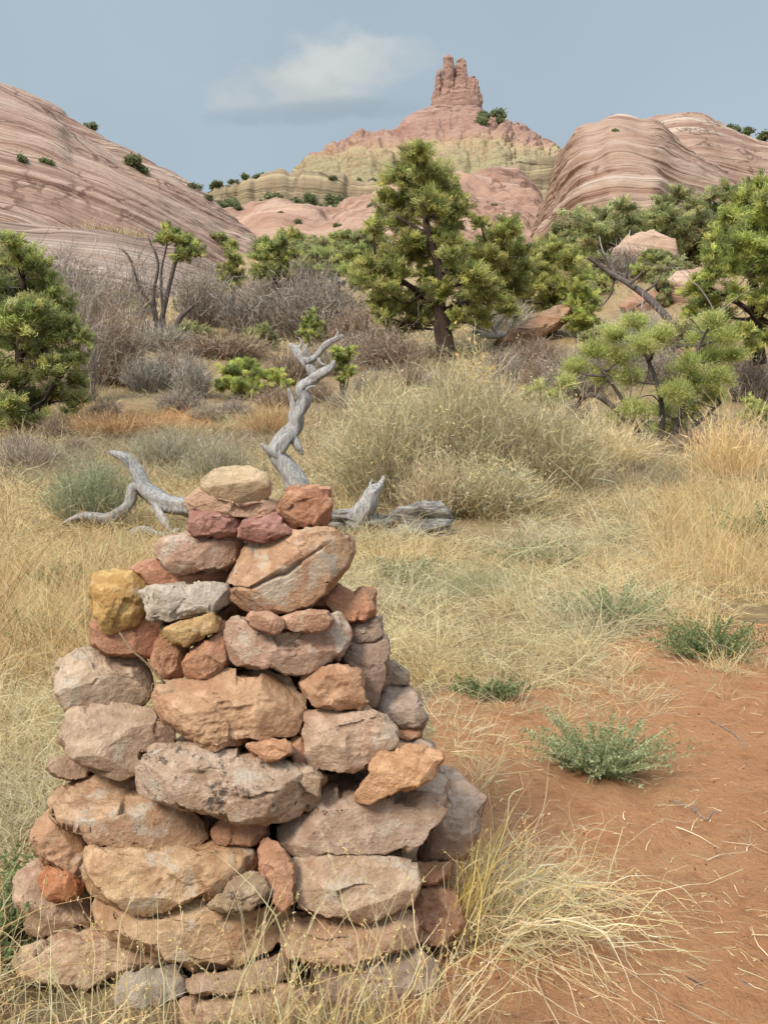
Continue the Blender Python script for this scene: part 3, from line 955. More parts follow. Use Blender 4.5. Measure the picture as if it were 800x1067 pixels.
def mat_beds(name, cols, f=0.5, f2=2.3, mott=0.03, bumpd=0.5, line=0.5, noise_col=None):
    t = NT(name)
    s = t.attr('bed')
    v = t.obj()
    wob = t.noise(v, mott * 2.2, 4, 0.6)
    s = t.math('ADD', s, t.math('MULTIPLY', wob, 0.3 / f))
    a = t.noise(t.math('MULTIPLY', s, f), 1.0, 3, 0.6, '1D')
    b = t.noise(t.math('MULTIPLY', s, f2), 1.0, 3, 0.7, '1D')
    c3 = t.noise(t.math('MULTIPLY', s, f2 * 3.1), 1.0, 2, 0.7, '1D')
    m = t.noise(v, mott, 6, 0.65)
    m2 = t.noise(v, mott * 9, 5, 0.7)
    c = t.cr(t.ramp(a, 0.25, 0.75), cols)
    c = t.mix(t.math('MULTIPLY', t.ramp(b, 0.52, 0.68), t.ramp(m, 0.35, 0.6, 0.15, line)), c, tuple(np.array(cols[0][1]) * np.array([.62, .56, .54])))
    c = t.mix(t.ramp(b, 0.44, 0.3, 0, 0.5), c, tuple(np.minimum(np.array(cols[-1][1]) * 1.18, .8)))
    c = t.mix(t.ramp(c3, 0.55, 0.75, 0, 0.4 * line), c, tuple(np.array(cols[0][1]) * .7))
    c = t.mix(t.ramp(m, 0.5, 0.7, 0, 0.45), c, tuple(noise_col) if noise_col is not None else tuple(np.array(cols[0][1]) * np.array([.9, .8, .74])))
    c = t.mix(t.ramp(m2, 0.55, 0.8, 0, 0.3), c, tuple(np.array(cols[0][1]) * .6))
    # joints and cracks of the rock, broken up into short runs
    vo = t.n('ShaderNodeTexVoronoi'); vo.feature = 'DISTANCE_TO_EDGE'
    vo.inputs['Scale'].default_value = mott * 1.3
    wv = t.n('ShaderNodeVectorMath', operation='MULTIPLY_ADD')
    nzc = t.n('ShaderNodeTexNoise'); nzc.inputs['Scale'].default_value = mott * 4; nzc.inputs['Detail'].default_value = 4
    t.l(v, nzc.inputs['Vector'])
    t.l(nzc.outputs[1], wv.inputs[0]); wv.inputs[1].default_value = (9, 9, 9); t.l(v, wv.inputs[2])
    sc_ = t.n('ShaderNodeVectorMath', operation='MULTIPLY'); sc_.inputs[1].default_value = (1, 1, 2.2)
    t.l(wv.outputs[0], sc_.inputs[0]); t.l(sc_.outputs[0], vo.inputs['Vector'])
    ck = t.math('MULTIPLY', t.ramp(vo.outputs['Distance'], 0.022, 0.006), t.ramp(m, .42, .56))
    c = t.mix(t.math('MULTIPLY', ck, .75), c, tuple(np.array(cols[0][1]) * np.array([.5, .44, .42])))
    st = t.noise(v, mott * 3.2, 5, .6)
    c = t.mix(t.ramp(st, .56, .72, 0, .35), c, tuple(np.array(cols[0][1]) * np.array([.86, .8, .78])))
    t.color(c)
    t.b.inputs['Roughness'].default_value = 1
    h = t.math('ADD', t.math('MULTIPLY', b, 1.0), t.math('ADD', t.math('MULTIPLY', c3, .4), t.math('MULTIPLY', m2, .5)))
    t.bump(h, 0.8, bumpd)
    return t.m


K1 = 0.97
pinkbeds = [(0.0, C(150, 116, 100, K1)), (0.35, C(180, 144, 124, K1)), (0.6, C(196, 160, 138, K1)), (1.0, C(212, 184, 164, K1))]
stripebeds = [(0.0, C(158, 122, 104, K1)), (0.4, C(182, 146, 124, K1)), (0.65, C(194, 160, 138, K1)), (1.0, C(214, 188, 168, K1))]
M_DOME = mat_beds('pink_slickrock', pinkbeds, 0.4, 1.9, 0.05, 0.6, 0.7)
M_DOME2 = mat_beds('striped_slickrock', stripebeds, 0.4, 1.6, 0.05, 0.4, 0.5)
M_FAR = mat_beds('pale_slickrock', [(0, C(158, 122, 104)), (.5, C(188, 148, 126)), (1, C(206, 172, 150))], .2, .8, .04, 1.0, .9)
M_MESA = mat_beds('pale_mesa', [(0, C(140, 122, 100)), (.5, C(180, 158, 128)), (1, C(206, 186, 146))], .06, .3, .02, .8, .6, C(168, 160, 120))

# near dome on the left, banded pink slickrock
hill('hill', 'banded pink slickrock dome sloping down from the upper left', M_DOME,
     [(-420, 40, 150), (-200, 58, 145), (-60, 74, 140), (0, 89, 138), (50, 107, 135), (72, 122, 134), (100, 137, 132), (150, 166, 128), (200, 193, 124), (236, 221, 120), (258, 243, 116), (275, 262, 112), (300, 290, 104)],
     [(-420, 60), (0, 66), (120, 70), (220, 80), (300, 90)], prof=0.72, drape=0.22, ledge=1.7, ledge_f=0.32, lump=1.3, lump_f=0.04, fine=0.14, seed=1, nu=520, nv=240)
# lower whitish apron of the same dome
hill('hill', 'low pale slickrock apron at the foot of the left dome', mat_beds('pale_apron', [(0, C(122, 98, 86)), (.45, C(172, 144, 126)), (1, C(206, 182, 164))], .8, 2.2, .06, .6, 1.0),
     [(-300, 210, 84), (-60, 226, 80), (0, 234, 78), (70, 240, 77), (120, 247, 77), (170, 262, 78), (215, 282, 80), (250, 305, 80)],
     [(-300, 50), (0, 52), (120, 55), (250, 66)], prof=0.8, drape=0.6, ledge=0.5, ledge_f=0.6, lump=1.0, lump_f=0.06, seed=4, nu=420, nv=130)
# striped dome on the right: a nose and a second lobe behind
hill('hill', 'striped sandstone nose standing on the right below the sky', M_DOME2,
     [(520, 280, 118), (545, 258, 122), (560, 224, 126), (572, 196, 129), (584, 163, 131), (594, 143, 132), (606, 130, 133), (622, 126, 134), (634, 119, 135), (650, 116, 136), (668, 119, 137), (690, 124, 139), (720, 150, 142), (760, 176, 145), (810, 215, 147)],
     [(520, 112), (570, 104), (610, 96), (640, 92), (690, 92), (760, 100), (810, 112)], prof=0.5, drape=0.12, ledge=1.3, ledge_f=0.4, lump=1.2, lump_f=0.05, fine=0.14, seed=2, nu=520, nv=240, back=30)
hill('hill', 'second striped sandstone lobe behind the nose on the right', M_DOME2,
     [(640, 170, 165), (664, 130, 165), (680, 119, 166), (700, 115, 167), (722, 114, 168), (742, 119, 169), (762, 128, 170), (785, 138, 172), (800, 142, 175), (850, 150, 180), (960, 160, 190), (1150, 170, 200)],
     [(640, 130), (720, 112), (800, 118), (950, 120), (1150, 120)], prof=0.6, drape=0.15, ledge=1.3, ledge_f=0.36, lump=1.2, lump_f=0.045, fine=0.14, seed=6, nu=420, nv=200, back=60)
# pale mounds in the gap
hill('hill', 'pink slickrock mounds in the gap behind the pinyon', M_FAR,
     [(150, 250, 190), (215, 240, 195), (250, 231, 200), (285, 222, 204), (318, 224, 204), (345, 229, 205), (372, 216, 210), (410, 206, 214), (450, 202, 216), (490, 200, 216), (520, 198, 214), (545, 205, 212), (580, 215, 205), (640, 235, 200), (720, 240, 200)],
     [(150, 128), (320, 122), (420, 118), (520, 120), (720, 130)], prof=0.75, drape=0.5, ledge=2.8, ledge_f=0.24, lump=3.4, lump_f=0.05, fine=0.5, seed=8, nu=480, nv=200)
# pale mesa behind
hill('hill', 'pale yellowish mesa with a short cliff behind the slickrock mounds', M_MESA,
     [(120, 215, 330), (195, 203, 330), (222, 194, 330), (250, 186, 332), (290, 182, 335), (330, 184, 338), (365, 190, 340), (400, 192, 340), (440, 190, 342), (480, 186, 345), (520, 176, 350), (560, 166, 355), (600, 160, 360), (700, 158, 370)],
     [(120, 240), (400, 230), (520, 250), (700, 260)], cliff=.64, prof=0.62, drape=0.35, ledge=2.0, ledge_f=0.12, flute=1.6, lump=2.2, lump_f=0.04, fine=0.6, seed=11, nu=420, nv=160, back=120)
# yellow and pink hill under the spire
tS = NT('painted_hill')
geo = tS.n('ShaderNodeTexCoord'); sp = tS.n('ShaderNodeSeparateXYZ')
tS.l(geo.outputs['Object'], sp.inputs[0])
nz1 = tS.noise(geo.outputs['Object'], 0.035, 5, .6)
nz2 = tS.noise(geo.outputs['Object'], 0.25, 5, .7)
zz = tS.math('ADD', sp.outputs[2], tS.math('MULTIPLY', tS.math('SUBTRACT', nz1, .5), 34.0))
cS = tS.cr(tS.ramp(zz, 98, 142), [(0.0, C(178, 162, 124)), (0.25, C(196, 170, 132)), (.38, C(190, 154, 126)), (.52, C(188, 150, 130)), (.8, C(176, 136, 120)), (1, C(188, 150, 132))])
bandz = tS.noise(tS.math('MULTIPLY', zz, 0.5), 1.0, 3, .6, '1D')
cS = tS.mix(tS.ramp(bandz, .5, .7, 0, .35), cS, tuple(C(164, 116, 98)))
cS = tS.mix(tS.ramp(nz2, .5, .75, 0, .35), cS, tuple(C(150, 116, 92)))
cS = tS.mix(tS.ramp(nz2, .45, .25, 0, .3), cS, tuple(C(224, 200, 160)))
tS.color(cS)
tS.bump(tS.math('ADD', nz2, tS.math('MULTIPLY', bandz, .5)), .8, 1.6)
hill('hill', 'yellow and pink eroded hill carrying the rock spire', tS.m,
     [(270, 196, 500), (300, 186, 500), (313, 171, 500), (322, 159, 500), (336, 157, 500), (350, 149, 500), (362, 146, 500), (372, 139, 500), (384, 141, 500), (396, 136, 500), (412, 136, 500), (430, 131, 500), (460, 126, 500), (498, 122, 500), (512, 121, 500), (530, 127, 500), (545, 134, 500), (560, 141, 500), (575, 148, 500), (590, 158, 500), (625, 172, 500), (680, 190, 500)],
     [(270, 400), (420, 385), (520, 380), (680, 400)], prof=0.9, drape=0, ledge=0.8, ledge_f=0.12, lump=3.0, lump_f=0.03, flute=3.2, fine=.9, flat=.45, seed=14, zfoot=84, nu=620, nv=200, back=120)

# ------------------------------------------------------------------ the rock spire
M_SPIRE = NT('spire_rock')
tc_ = M_SPIRE.n('ShaderNodeTexCoord')
sp_ = M_SPIRE.n('ShaderNodeSeparateXYZ'); M_SPIRE.l(tc_.outputs['Object'], sp_.inputs[0])
na = M_SPIRE.noise(tc_.outputs['Object'], .16, 5, .65)
nb_ = M_SPIRE.noise(M_SPIRE.math('ADD', M_SPIRE.math('MULTIPLY', sp_.outputs[2], .22), M_SPIRE.math('MULTIPLY', na, 1.5)), 1.0, 3, .65, '1D')
cc = M_SPIRE.mix(M_SPIRE.ramp(nb_, .3, .7), tuple(C(166, 130, 116)), tuple(C(194, 156, 138)))
cc = M_SPIRE.mix(M_SPIRE.ramp(na, .5, .7, 0, .5), cc, tuple(C(156, 116, 102)))
M_SPIRE.color(cc)
M_SPIRE.bump(M_SPIRE.math('ADD', nb_, na), .9, 1.2)


def column_rock(left, right, Yc, depth_k=0.8, seed=0, n=90, m=64):
    """rock column from its left and right outline (px, py from top down)"""
    l = np.array(left, float); r = np.array(right, float)
    y0 = min(l[0, 1], r[0, 1]); y1 = max(l[-1, 1], r[-1, 1])
    ys = np.linspace(y0, y1, n)
    lx = np.interp(ys, l[:, 1], l[:, 0]); rx = np.interp(ys, r[:, 1], r[:, 0])
    a = np.linspace(0, 2 * np.pi, m, endpoint=False)
    cx = (lx + rx) / 2; hw = np.maximum((rx - lx) / 2, .3) * Yc / FPX
    V = []
    for k in range(n):
        c = P(cx[k], ys[k], Yc)
        sq = (np.abs(np.cos(a)) ** 3 + np.abs(np.sin(a)) ** 3) ** (-1 / 3)
        V.append(np.stack([c[0] + hw[k] * sq * np.cos(a), c[1] + hw[k] * depth_k * sq * np.sin(a), np.full(m, c[2])], -1))
    top = V[0].mean(0, keepdims=True) + [[0, 0, .3]]
    V = np.array(V).reshape(-1, 3)
    q = V + seed * 13.0
    ctr = np.repeat(np.array([P(cx[k], ys[k], Yc) for k in range(n)]), m, 0)
    out = V - ctr; out[:, 2] = 0
    out /= np.linalg.norm(out, axis=1, keepdims=True) + 1e-9
    d = 0.04 * np.tanh(2 * fbm(np.stack([q[:, 2] * .38, q[:, 0] * .05, q[:, 1] * .05], -1), 3, 5)) + 1.1 * fbm(q * np.array([.42, .42, .035]), 3, 7) + .35 * fbm(q * .6, 4, 9)
    V = V + out * d[:, None]
    I = np.arange(n * m).reshape(n, m); J = np.roll(I, -1, 1)
    F4 = np.stack([I[:-1], I[1:], J[1:], J[:-1]], -1).reshape(-1, 4)
    F3 = np.stack([I[0], J[0], np.full(m, n * m)], -1)
    return np.vstack([V, top]), F4, F3


sp0 = empty('rock_spire', P(465, 130, 500))
tag(sp0, 'pink rock spire with several fingers rising from the hilltop', 'rock spire')
for nm, L_, R_, Yc, dk in (
    ('pinnacle', [(457, 72), (455, 75), (454, 82), (453, 98), (451, 112), (450, 118)], [(459, 72), (460, 75), (461, 82), (461.5, 98), (464, 112), (466, 118)], 497, .9),
    ('pinnacle', [(466, 57), (464, 60), (463, 66), (462, 80), (460, 98), (458, 118)], [(469, 57), (472, 60), (473, 66), (474, 80), (475, 98), (478, 118)], 498, .9),
    ('pinnacle', [(479, 61), (476.5, 63), (475.5, 68), (475, 82), (473, 100), (470, 118)], [(483, 61), (485.5, 63), (486, 70), (486.5, 82), (489, 100), (491, 118)], 499, .9),
    ('pinnacle', [(491, 80), (489, 83), (488.5, 90), (487, 100), (484, 118)], [(493, 80), (496, 83), (497, 90), (500.5, 100), (501, 107), (498, 118)], 497, .9),
    ('shaft', [(464, 84), (460, 92), (455, 100), (451, 110), (446, 124)], [(484, 84), (487, 92), (495, 100), (499, 108), (502, 124)], 501, .8),
    ('plinth', [(449, 114), (436, 119), (425, 125), (416, 136), (404, 152)], [(499, 114), (501, 118), (503, 126), (507, 136), (516, 152)], 500, .7),
):
    V, F4, F3 = column_rock(L_, R_, Yc, dk, seed=len(nm) + L_[0][0])
    mk(nm, V, [F4, F3], M_SPIRE.m, sp0, smooth=True)


# ------------------------------------------------------------------ red boulders among the trees
for poly, Yf, th, c1, c2, label in (
    ([(505, 366), (520, 350), (545, 338), (572, 322), (590, 318), (594, 327), (580, 342), (556, 356), (528, 366)], 33, 60, (212, 172, 142), (198, 152, 120), 'slanting red sandstone slab beside the dead white branches near the pinyon'),
    ([(640, 262), (655, 246), (680, 240), (700, 250), (705, 275), (690, 292), (655, 292), (642, 280)], 56, 60, (206, 174, 150), (194, 156, 132), 'round pinkish boulder between the olive trees on the right slope'),
    ([(690, 300), (705, 284), (735, 280), (760, 292), (764, 312), (740, 322), (700, 318)], 44, 60, (204, 172, 148), (192, 152, 128), 'pink boulder on the right slope above the yellow green shrub'),
    ([(645, 318), (660, 306), (684, 304), (694, 318), (680, 330), (655, 330)], 40, 40, (196, 152, 126), (184, 134, 108), 'small pink boulder on the right slope near the grey brush'),
    ([(700, 372), (715, 358), (745, 356), (760, 372), (745, 386), (712, 386)], 30, 40, (200, 156, 128), (184, 136, 110), 'low pink rock under the bright juniper at the right edge'),
):
    bx = sum(q[0] for q in poly) / len(poly); Yf = float(np.clip(G(bx, max(q[1] for q in poly) - 4)[1], 20, 62))
    V, F, Cw = rock(poly, Yf, th, 900 + int(Yf), top=.4, sub=6, scale_n=1, rough=6)
    mt = mat_beds('boulder_rock', [(0, C(*c2)), (.5, C(*c1)), (1, C(*np.minimum(np.array(c1) + 14, 255)))], 1.5, 4, .5, .06, .4)
    o = mk('boulder', V, [F], mt, origin=Cw, smooth=True, attrs={'bed': V[:, 2] + .2 * V[:, 0]})
    tag(o, label, 'boulder')

# ================================================================== DEAD WOOD
def pw(path):
    """path of (px, py, Y, radius px) -> points, radii"""
    return np.array([P(a, b, Y) for a, b, Y, r in path]), np.array([.93 * r * Y / FPX for a, b, Y, r in path])


fd = empty('dead_tree', (P(330, 545, 9.7)[0], 9.7, tz(P(330, 545, 9.7)[0], 9.7)))
tag(fd, 'silvery fallen dead tree lying in the grass behind the cairn', 'dead tree')


def wood(name, paths, parent, mat, sides=12, rough=.16, flute=.07):
    tb = Tubes()
    for i, p_ in enumerate(paths):
        a, b = pw(p_)
        tb.add(a, b, sides, 7, rough, seed=i + len(name), flute=flute)
    return tb.build(name, mat, parent)


wood('trunk', [
    [(300, 562, 9.6, 15), (345, 541, 9.65, 12), (380, 548, 9.75, 14), (402, 551, 9.8, 12), (420, 546, 9.8, 16), (440, 543, 9.75, 17), (456, 541, 9.72, 15), (466, 541, 9.7, 10), (470, 541, 9.7, 4)],
    [(396, 556, 9.72, 7), (420, 560, 9.7, 9), (446, 558, 9.66, 8), (462, 556, 9.64, 3)],
], fd, M_LOGWOOD, 48, .55, .16)
wood('branch', [
    [(318, 545, 9.7, 13), (310, 505, 9.8, 12), (299, 488, 9.85, 10.5), (289, 474, 9.88, 9.5), (294, 460, 9.9, 9.5), (306, 446, 10, 9), (309, 432, 10, 8.5), (317, 418, 10.02, 7.5), (314, 405, 10.05, 6.5), (327, 395, 10.1, 6.5), (323, 383, 10.1, 5.2), (314, 374, 10.15, 3.8), (309, 366, 10.2, 4.5), (303, 359, 10.2, 2.5)],
    [(317, 377, 10.1, 5), (329, 372, 10.1, 4), (338, 361, 10.05, 3.5), (347, 355, 10.0, 2.8), (357, 350, 10.0, 2)],
    [(321, 372, 10.1, 3), (319, 366, 10.1, 2.5), (320, 359, 10.1, 1.5)],
    [(324, 397, 10.1, 5), (336, 389, 10.0, 5), (345, 383, 10, 4), (348, 377, 10, 2.5)],
    [(308, 437, 10.0, 5), (305, 418, 10.0, 3.5), (301, 406, 10.0, 2)],
    [(288, 475, 9.85, 7), (280, 470, 9.8, 4), (273, 463, 9.8, 2)],
    [(349, 355, 10.0, 2.2), (352, 347, 10, 1.2), (350, 342, 10, .7)], [(309, 366, 10.2, 2.6), (314, 358, 10.2, 1.6), (312, 352, 10.2, .8)], [(331, 370, 10.1, 2), (334, 378, 10.05, 1.4), (341, 381, 10, .7)], [(315, 412, 10.05, 2.6), (322, 404, 10, 1.6), (329, 402, 10, .8)],
    [(304, 452, 9.95, 5), (310, 464, 9.9, 4), (315, 473, 9.9, 2)],
], fd, M_DEADWOOD, 20, .26, .10)
wood('branch', [
    [(366, 548, 9.7, 12), (376, 536, 9.7, 11), (385, 524, 9.7, 9.5), (389, 513, 9.7, 7), (396, 505, 9.75, 3.5), (400, 496, 9.8, 1.2)], [(389, 515, 9.7, 4), (386, 505, 9.7, 2), (388, 499, 9.7, .8)]], fd, M_DEADWOOD, 18, .3, .1)
wood('branch', [
    [(235, 548, 9.7, 10), (200, 530, 9.7, 10), (176, 526, 9.7, 10), (160, 518, 9.75, 10), (150, 510, 9.8, 9), (144, 496, 9.85, 7.5), (138, 485, 9.9, 6.5), (128, 476, 9.9, 5), (115, 471, 9.95, 2.5)],
    [(146, 506, 9.8, 6), (139, 510, 9.8, 7), (135, 524, 9.75, 6), (125, 533, 9.7, 6), (110, 540, 9.65, 5.5), (88, 538, 9.6, 5), (70, 544, 9.6, 3.5), (64, 552, 9.6, 2)],
    [(160, 524, 9.7, 5), (172, 544, 9.5, 4), (180, 556, 9.5, 2)],
    [(135, 556, 9.5, 3), (150, 552, 9.5, 4), (168, 557, 9.5, 3), (186, 552, 9.5, 2)]], fd, M_DEADWOOD, 18, .28, .1)

dead_specs = [
    ('tangle of bleached white dead branches right of the pinyon trunk', 33, (505, 360), 'white', [
        [(492, 345, 33, 2.2), (508, 350, 33, 3), (528, 348, 33, 2.6), (545, 336, 33, 1)], [(500, 328, 33, 1.2), (512, 340, 33, 2), (520, 352, 33, 2)],
        [(514, 344, 33, 1.6), (526, 330, 33, 1.2), (534, 322, 33, .7)], [(524, 348, 33, 1.5), (536, 354, 33, 1), (546, 352, 33, .6)], [(488, 336, 33, 1), (500, 342, 33, 1.6), (510, 346, 33, 1.5)], [(530, 345, 33, 1.3), (540, 328, 33, .8), (543, 320, 33, .5)], [(505, 342, 33, 1.1), (502, 326, 33, .5)]]),
    ('grey fallen snag slanting down through the brush on the right slope', 34, (690, 340), 'grey', [
        [(612, 268, 36, 1.5), (632, 282, 36, 2.5), (652, 294, 35.5, 3.4), (672, 308, 35, 4), (690, 326, 34.5, 4.4), (706, 345, 34, 4.5)],
        [(636, 284, 36, 1.8), (630, 268, 36, 1.2), (622, 258, 36, .7)], [(650, 292, 35.6, 1.8), (654, 276, 35.6, 1.2), (650, 262, 35.6, .6)],
        [(640, 288, 36, 1.5), (636, 306, 36, 1.1), (628, 318, 36, .6)], [(668, 306, 35, 1.8), (682, 296, 35, 1.2), (690, 284, 35, .6)], [(656, 296, 35, 1.5), (668, 284, 35, 1), (672, 270, 35, .5)], [(675, 312, 35, 1.4), (660, 322, 35, 1), (650, 334, 35, .5)]]),
    ('thin pale dead branches poking from the shrubs on the upper right', 52, (640, 290), 'white', [
        [(640, 282, 52, 1.3), (652, 262, 52, 1), (656, 240, 52, .5)], [(646, 280, 52, 1.1), (664, 268, 52, .8), (676, 250, 52, .4)], [(640, 282, 52, 1), (628, 262, 52, .8), (624, 246, 52, .4)], [(652, 262, 52, .8), (646, 248, 52, .4)]]),
]
for label, Y, b, kind, paths in dead_specs:
    bz = P(b[0], b[1], Y)
    e = empty('fallen_branch', (bz[0], Y, tz(bz[0], Y)))
    tag(e, label, 'dead branch')
    wood('branch', paths, e, M_DEADWOOD if kind == 'white' else M_GREYBARK, 7, .12, .05)

# ================================================================== TREES
LK = 3.05
PIN = [C(116, 116, 68, LK), C(132, 131, 77, LK), C(150, 147, 89, LK), C(104, 103, 63, LK), C(138, 135, 86, LK)]
JUN = [C(105, 109, 67, 3.2), C(123, 125, 76, 3.2), C(141, 141, 84, 3.2), C(95, 97, 62, 3.2), C(131, 129, 86, 3.2)]
BRI = [C(126, 130, 72, LK), C(144, 146, 80, LK), C(112, 116, 66, LK), C(154, 154, 90, LK), C(101, 105, 64, LK)]
OLI = [C(112, 114, 76, LK), C(128, 128, 86, LK), C(98, 100, 66, LK), C(140, 138, 96, LK), C(116, 110, 80, LK)]
SHB = [C(132, 136, 78, 3.0), C(150, 152, 88, 3.0), C(118, 120, 70, 3.0), C(156, 154, 102, 3.0)]


def tree(name, label, cat, Y, base, trunk, clumps, pal, n, leaf, depth=0.8, limb=True, bark=None, dense=.5, group=None, lean_up=.25, tuft=6, dead=0, limb_k=.028, seed=0, spread=.25):
    """clumps: (px, py, radius px [, flatten]); trunk: paths of (px, py, radius px)"""
    B = P(base[0], base[1], Y)
    z0 = min(B[2], tz(B[0], Y)) if trunk else tz(B[0], Y)
    root = empty(name, (B[0], Y, z0))
    tag(root, label, cat, group)
    r = np.random.default_rng(seed + 31)
    xs = [c[0] for c in clumps]
    halfw = max(12, (max(xs) - min(xs)) / 2)
    cen, rad = [], []
    for c in clumps:
        dy = r.uniform(-1, 1) * halfw * depth * Y / FPX * (1 - min(1, abs(c[0] - base[0]) / (halfw * 1.6)))
        q = P(c[0], c[1], Y + dy)
        cen.append(q); rad.append(c[2] * Y / FPX)
    cen = np.array(cen); rad = np.array(rad)
    tb = Tubes()
    tp = None
    for p_ in trunk:
        a = np.array([P(x, y, Y) for x, y, rr in p_]); b = np.array([rr * Y / FPX for x, y, rr in p_])
        if a[0][2] < tz(a[0][0], Y) + .6:
            a[0][2] = min(a[0][2], tz(a[0][0], Y) - .05)
        cl = tb.add(a, b, 9, 5, .12, seed=seed, flute=.06)
        tp = cl if tp is None else np.vstack([tp, cl])
    if tp is None:
        tp = np.array([[B[0], Y, z0]])
    if trunk:
        tb.build('trunk', bark or M_BARK, root)
    # limbs to every clump, then twigs inside it
    lt = Tubes(); tw = Blades(3)
    L = Leaves()
    hmax = cen[:, 2].max()
    for i in range(len(cen)):
        dz = cen[i, 2] - tp[:, 2]
        dd = np.linalg.norm(tp - cen[i], axis=1) + np.where(dz < 0.05, 3.0, 0) + 0.25 * np.abs(dz - .5 * rad[i])
        s = tp[np.argmin(dd)]
        m = (s + cen[i]) / 2 + r.normal(0, .10, 3) * np.linalg.norm(cen[i] - s) - np.array([0, 0, .06 * np.linalg.norm(cen[i] - s)])
        ln = np.linalg.norm(cen[i] - s)
        if limb:
            lt.add([s, m, cen[i]], [limb_k * ln + .012, limb_k * .7 * ln + .008, .008], 6, 4, .1, seed=i)
        k = int(max(10, dense * 44))
        dirs = rdir(k, lean_up) * np.array([1, 1, .78])
        reach = rad[i] * r.uniform(.5, 1.45, (k, 1)) * r.choice([.75, 1.0, 1.15], (k, 1))
        sub = cen[i] + dirs * reach
        tw.add(np.repeat(cen[i][None] - (cen[i] - m)[None] * .2, k, 0), sub - cen[i] + (cen[i] - m) * .2, np.linalg.norm(sub - cen[i], axis=1), r.normal(0, .12, (k, 3)), max(.010, .0005 * Y), vary(C(104, 88, 76), k), .06)
        # leaves ride the twigs, densest towards the ends
        cnt = int(n * 1.6 * rad[i] ** 2 / (rad ** 2).sum())
        per = max(1, cnt // k)
        u = np.clip(r.beta(2.2, 1.0, (k * per, 1)), .2, 1.04)
        outd = np.repeat(dirs, per, 0)
        pos = cen[i] + outd * np.repeat(reach, per, 0) * u + r.normal(0, 1, (k * per, 3)) * np.minimum(rad[i] * spread * .5, leaf * 1.3) * np.array([1, 1, .8])
        ax = outd * .9 + r.normal(0, .5, pos.shape) + np.array([0, 0, .35])
        cc = np.repeat(pick(pal, k, .12, .04), per, 0) * (1 + r.normal(0, .14, (len(pos), 1)))
        L.add(pos, ax, leaf * r.uniform(.7, 1.35, len(pos)), leaf * .2 * r.uniform(.7, 1.3, len(pos)), np.clip(cc, .01, .8))
    if limb and len(lt.V):
        lt.build('limb', bark or M_BARK, root)
    tw.build('twigs', M_TWIG, root)
    L.build('crown', M_LEAF, root)
    if dead:
        db = Blades(5)
        k = dead
        s = tp[r.integers(len(tp) // 4, len(tp), k)]
        db.add(s, rdir(k, .1), r.uniform(.3, 1.0, k) * halfw * Y / FPX * .8, r.normal(0, .3, (k, 3)), .03, vary(C(150, 138, 130), k), .08)
        db.build('dead_twigs', M_TWIG, root)
    return root


tree('pinyon_pine', 'tall pinyon pine standing alone in the middle below the rock spire', 'pinyon pine', 32, (466, 376),
     [[(467, 378, 9), (466, 360, 7.5), (462, 340, 7), (458, 318, 6), (462, 296, 5.5), (455, 272, 5), (447, 248, 4.5), (443, 225, 3.5), (440, 195, 2.5), (438, 165, 1.5)],
      [(461, 378, 6), (459, 356, 5), (455, 335, 4)], [(462, 300, 4), (478, 290, 3.5), (500, 276, 3), (520, 268, 2)], [(458, 318, 4), (436, 304, 3), (414, 290, 2.5), (394, 282, 1.5)], [(448, 248, 3), (430, 236, 2.5), (414, 226, 1.5)], [(460, 325, 3.5), (480, 318, 3), (505, 312, 2)]],
     [(437, 158, 15), (428, 172, 16), (446, 178, 18), (415, 186, 16), (456, 192, 18), (432, 198, 20), (470, 205, 18), (405, 208, 16), (480, 218, 13), (440, 216, 18), (400, 226, 15), (420, 232, 16), (460, 224, 15), (390, 238, 11),
      (446, 262, 14), (430, 262, 16), (405, 268, 17), (385, 276, 14), (415, 286, 17), (374, 290, 12), (398, 300, 14), (530, 238, 15), (515, 250, 16), (538, 262, 14), (505, 268, 16), (524, 280, 17), (490, 288, 16), (538, 300, 15), (470, 280, 14),
      (510, 306, 17), (488, 316, 15), (460, 300, 14), (440, 308, 16), (420, 318, 17), (402, 330, 13), (426, 250, 14), (455, 246, 14), (472, 252, 12), (492, 262, 12), (446, 286, 14), (468, 268, 12), (436, 334, 15), (462, 336, 14), (530, 322, 13), (500, 330, 13), (418, 342, 12), (478, 330, 12), (450, 212, 18), (425, 214, 16), (470, 236, 13), (545, 280, 12), (500, 232, 9), (395, 314, 12), (384, 292, 11), (446, 322, 14)],
     PIN, 80000, .145, dense=.95, dead=70, tuft=6, seed=3)

tree('juniper', 'bushy green juniper cut by the left edge of the photo', 'juniper', 19, (22, 470),
     [[(22, 475, 7), (24, 430, 6), (20, 390, 5), (22, 340, 4), (24, 290, 3)], [(24, 440, 4), (50, 410, 3), (72, 380, 2)], [(22, 430, 4), (-10, 400, 3), (-40, 370, 2)], [(24, 400, 3), (48, 360, 2.5), (62, 320, 2)]],
     [(12, 252, 12), (20, 268, 16), (4, 276, 18), (38, 276, 15), (26, 296, 20), (52, 300, 17), (0, 304, 22), (66, 318, 15), (40, 322, 20), (14, 332, 22), (70, 342, 16), (50, 348, 20), (24, 360, 22), (-10, 345, 24), (84, 352, 12), (76, 372, 14), (52, 382, 17), (20, 392, 20), (-12, 392, 24), (80, 396, 12), (60, 408, 15), (34, 416, 17), (6, 424, 18), (82, 416, 10), (72, 432, 11), (46, 440, 14), (20, 446, 13), (-10, 440, 18), (66, 448, 8), (-45, 320, 28), (-60, 370, 30), (-50, 420, 26), (-30, 290, 24)],
     JUN, 85000, .085, dense=1.25, dead=70, seed=5)

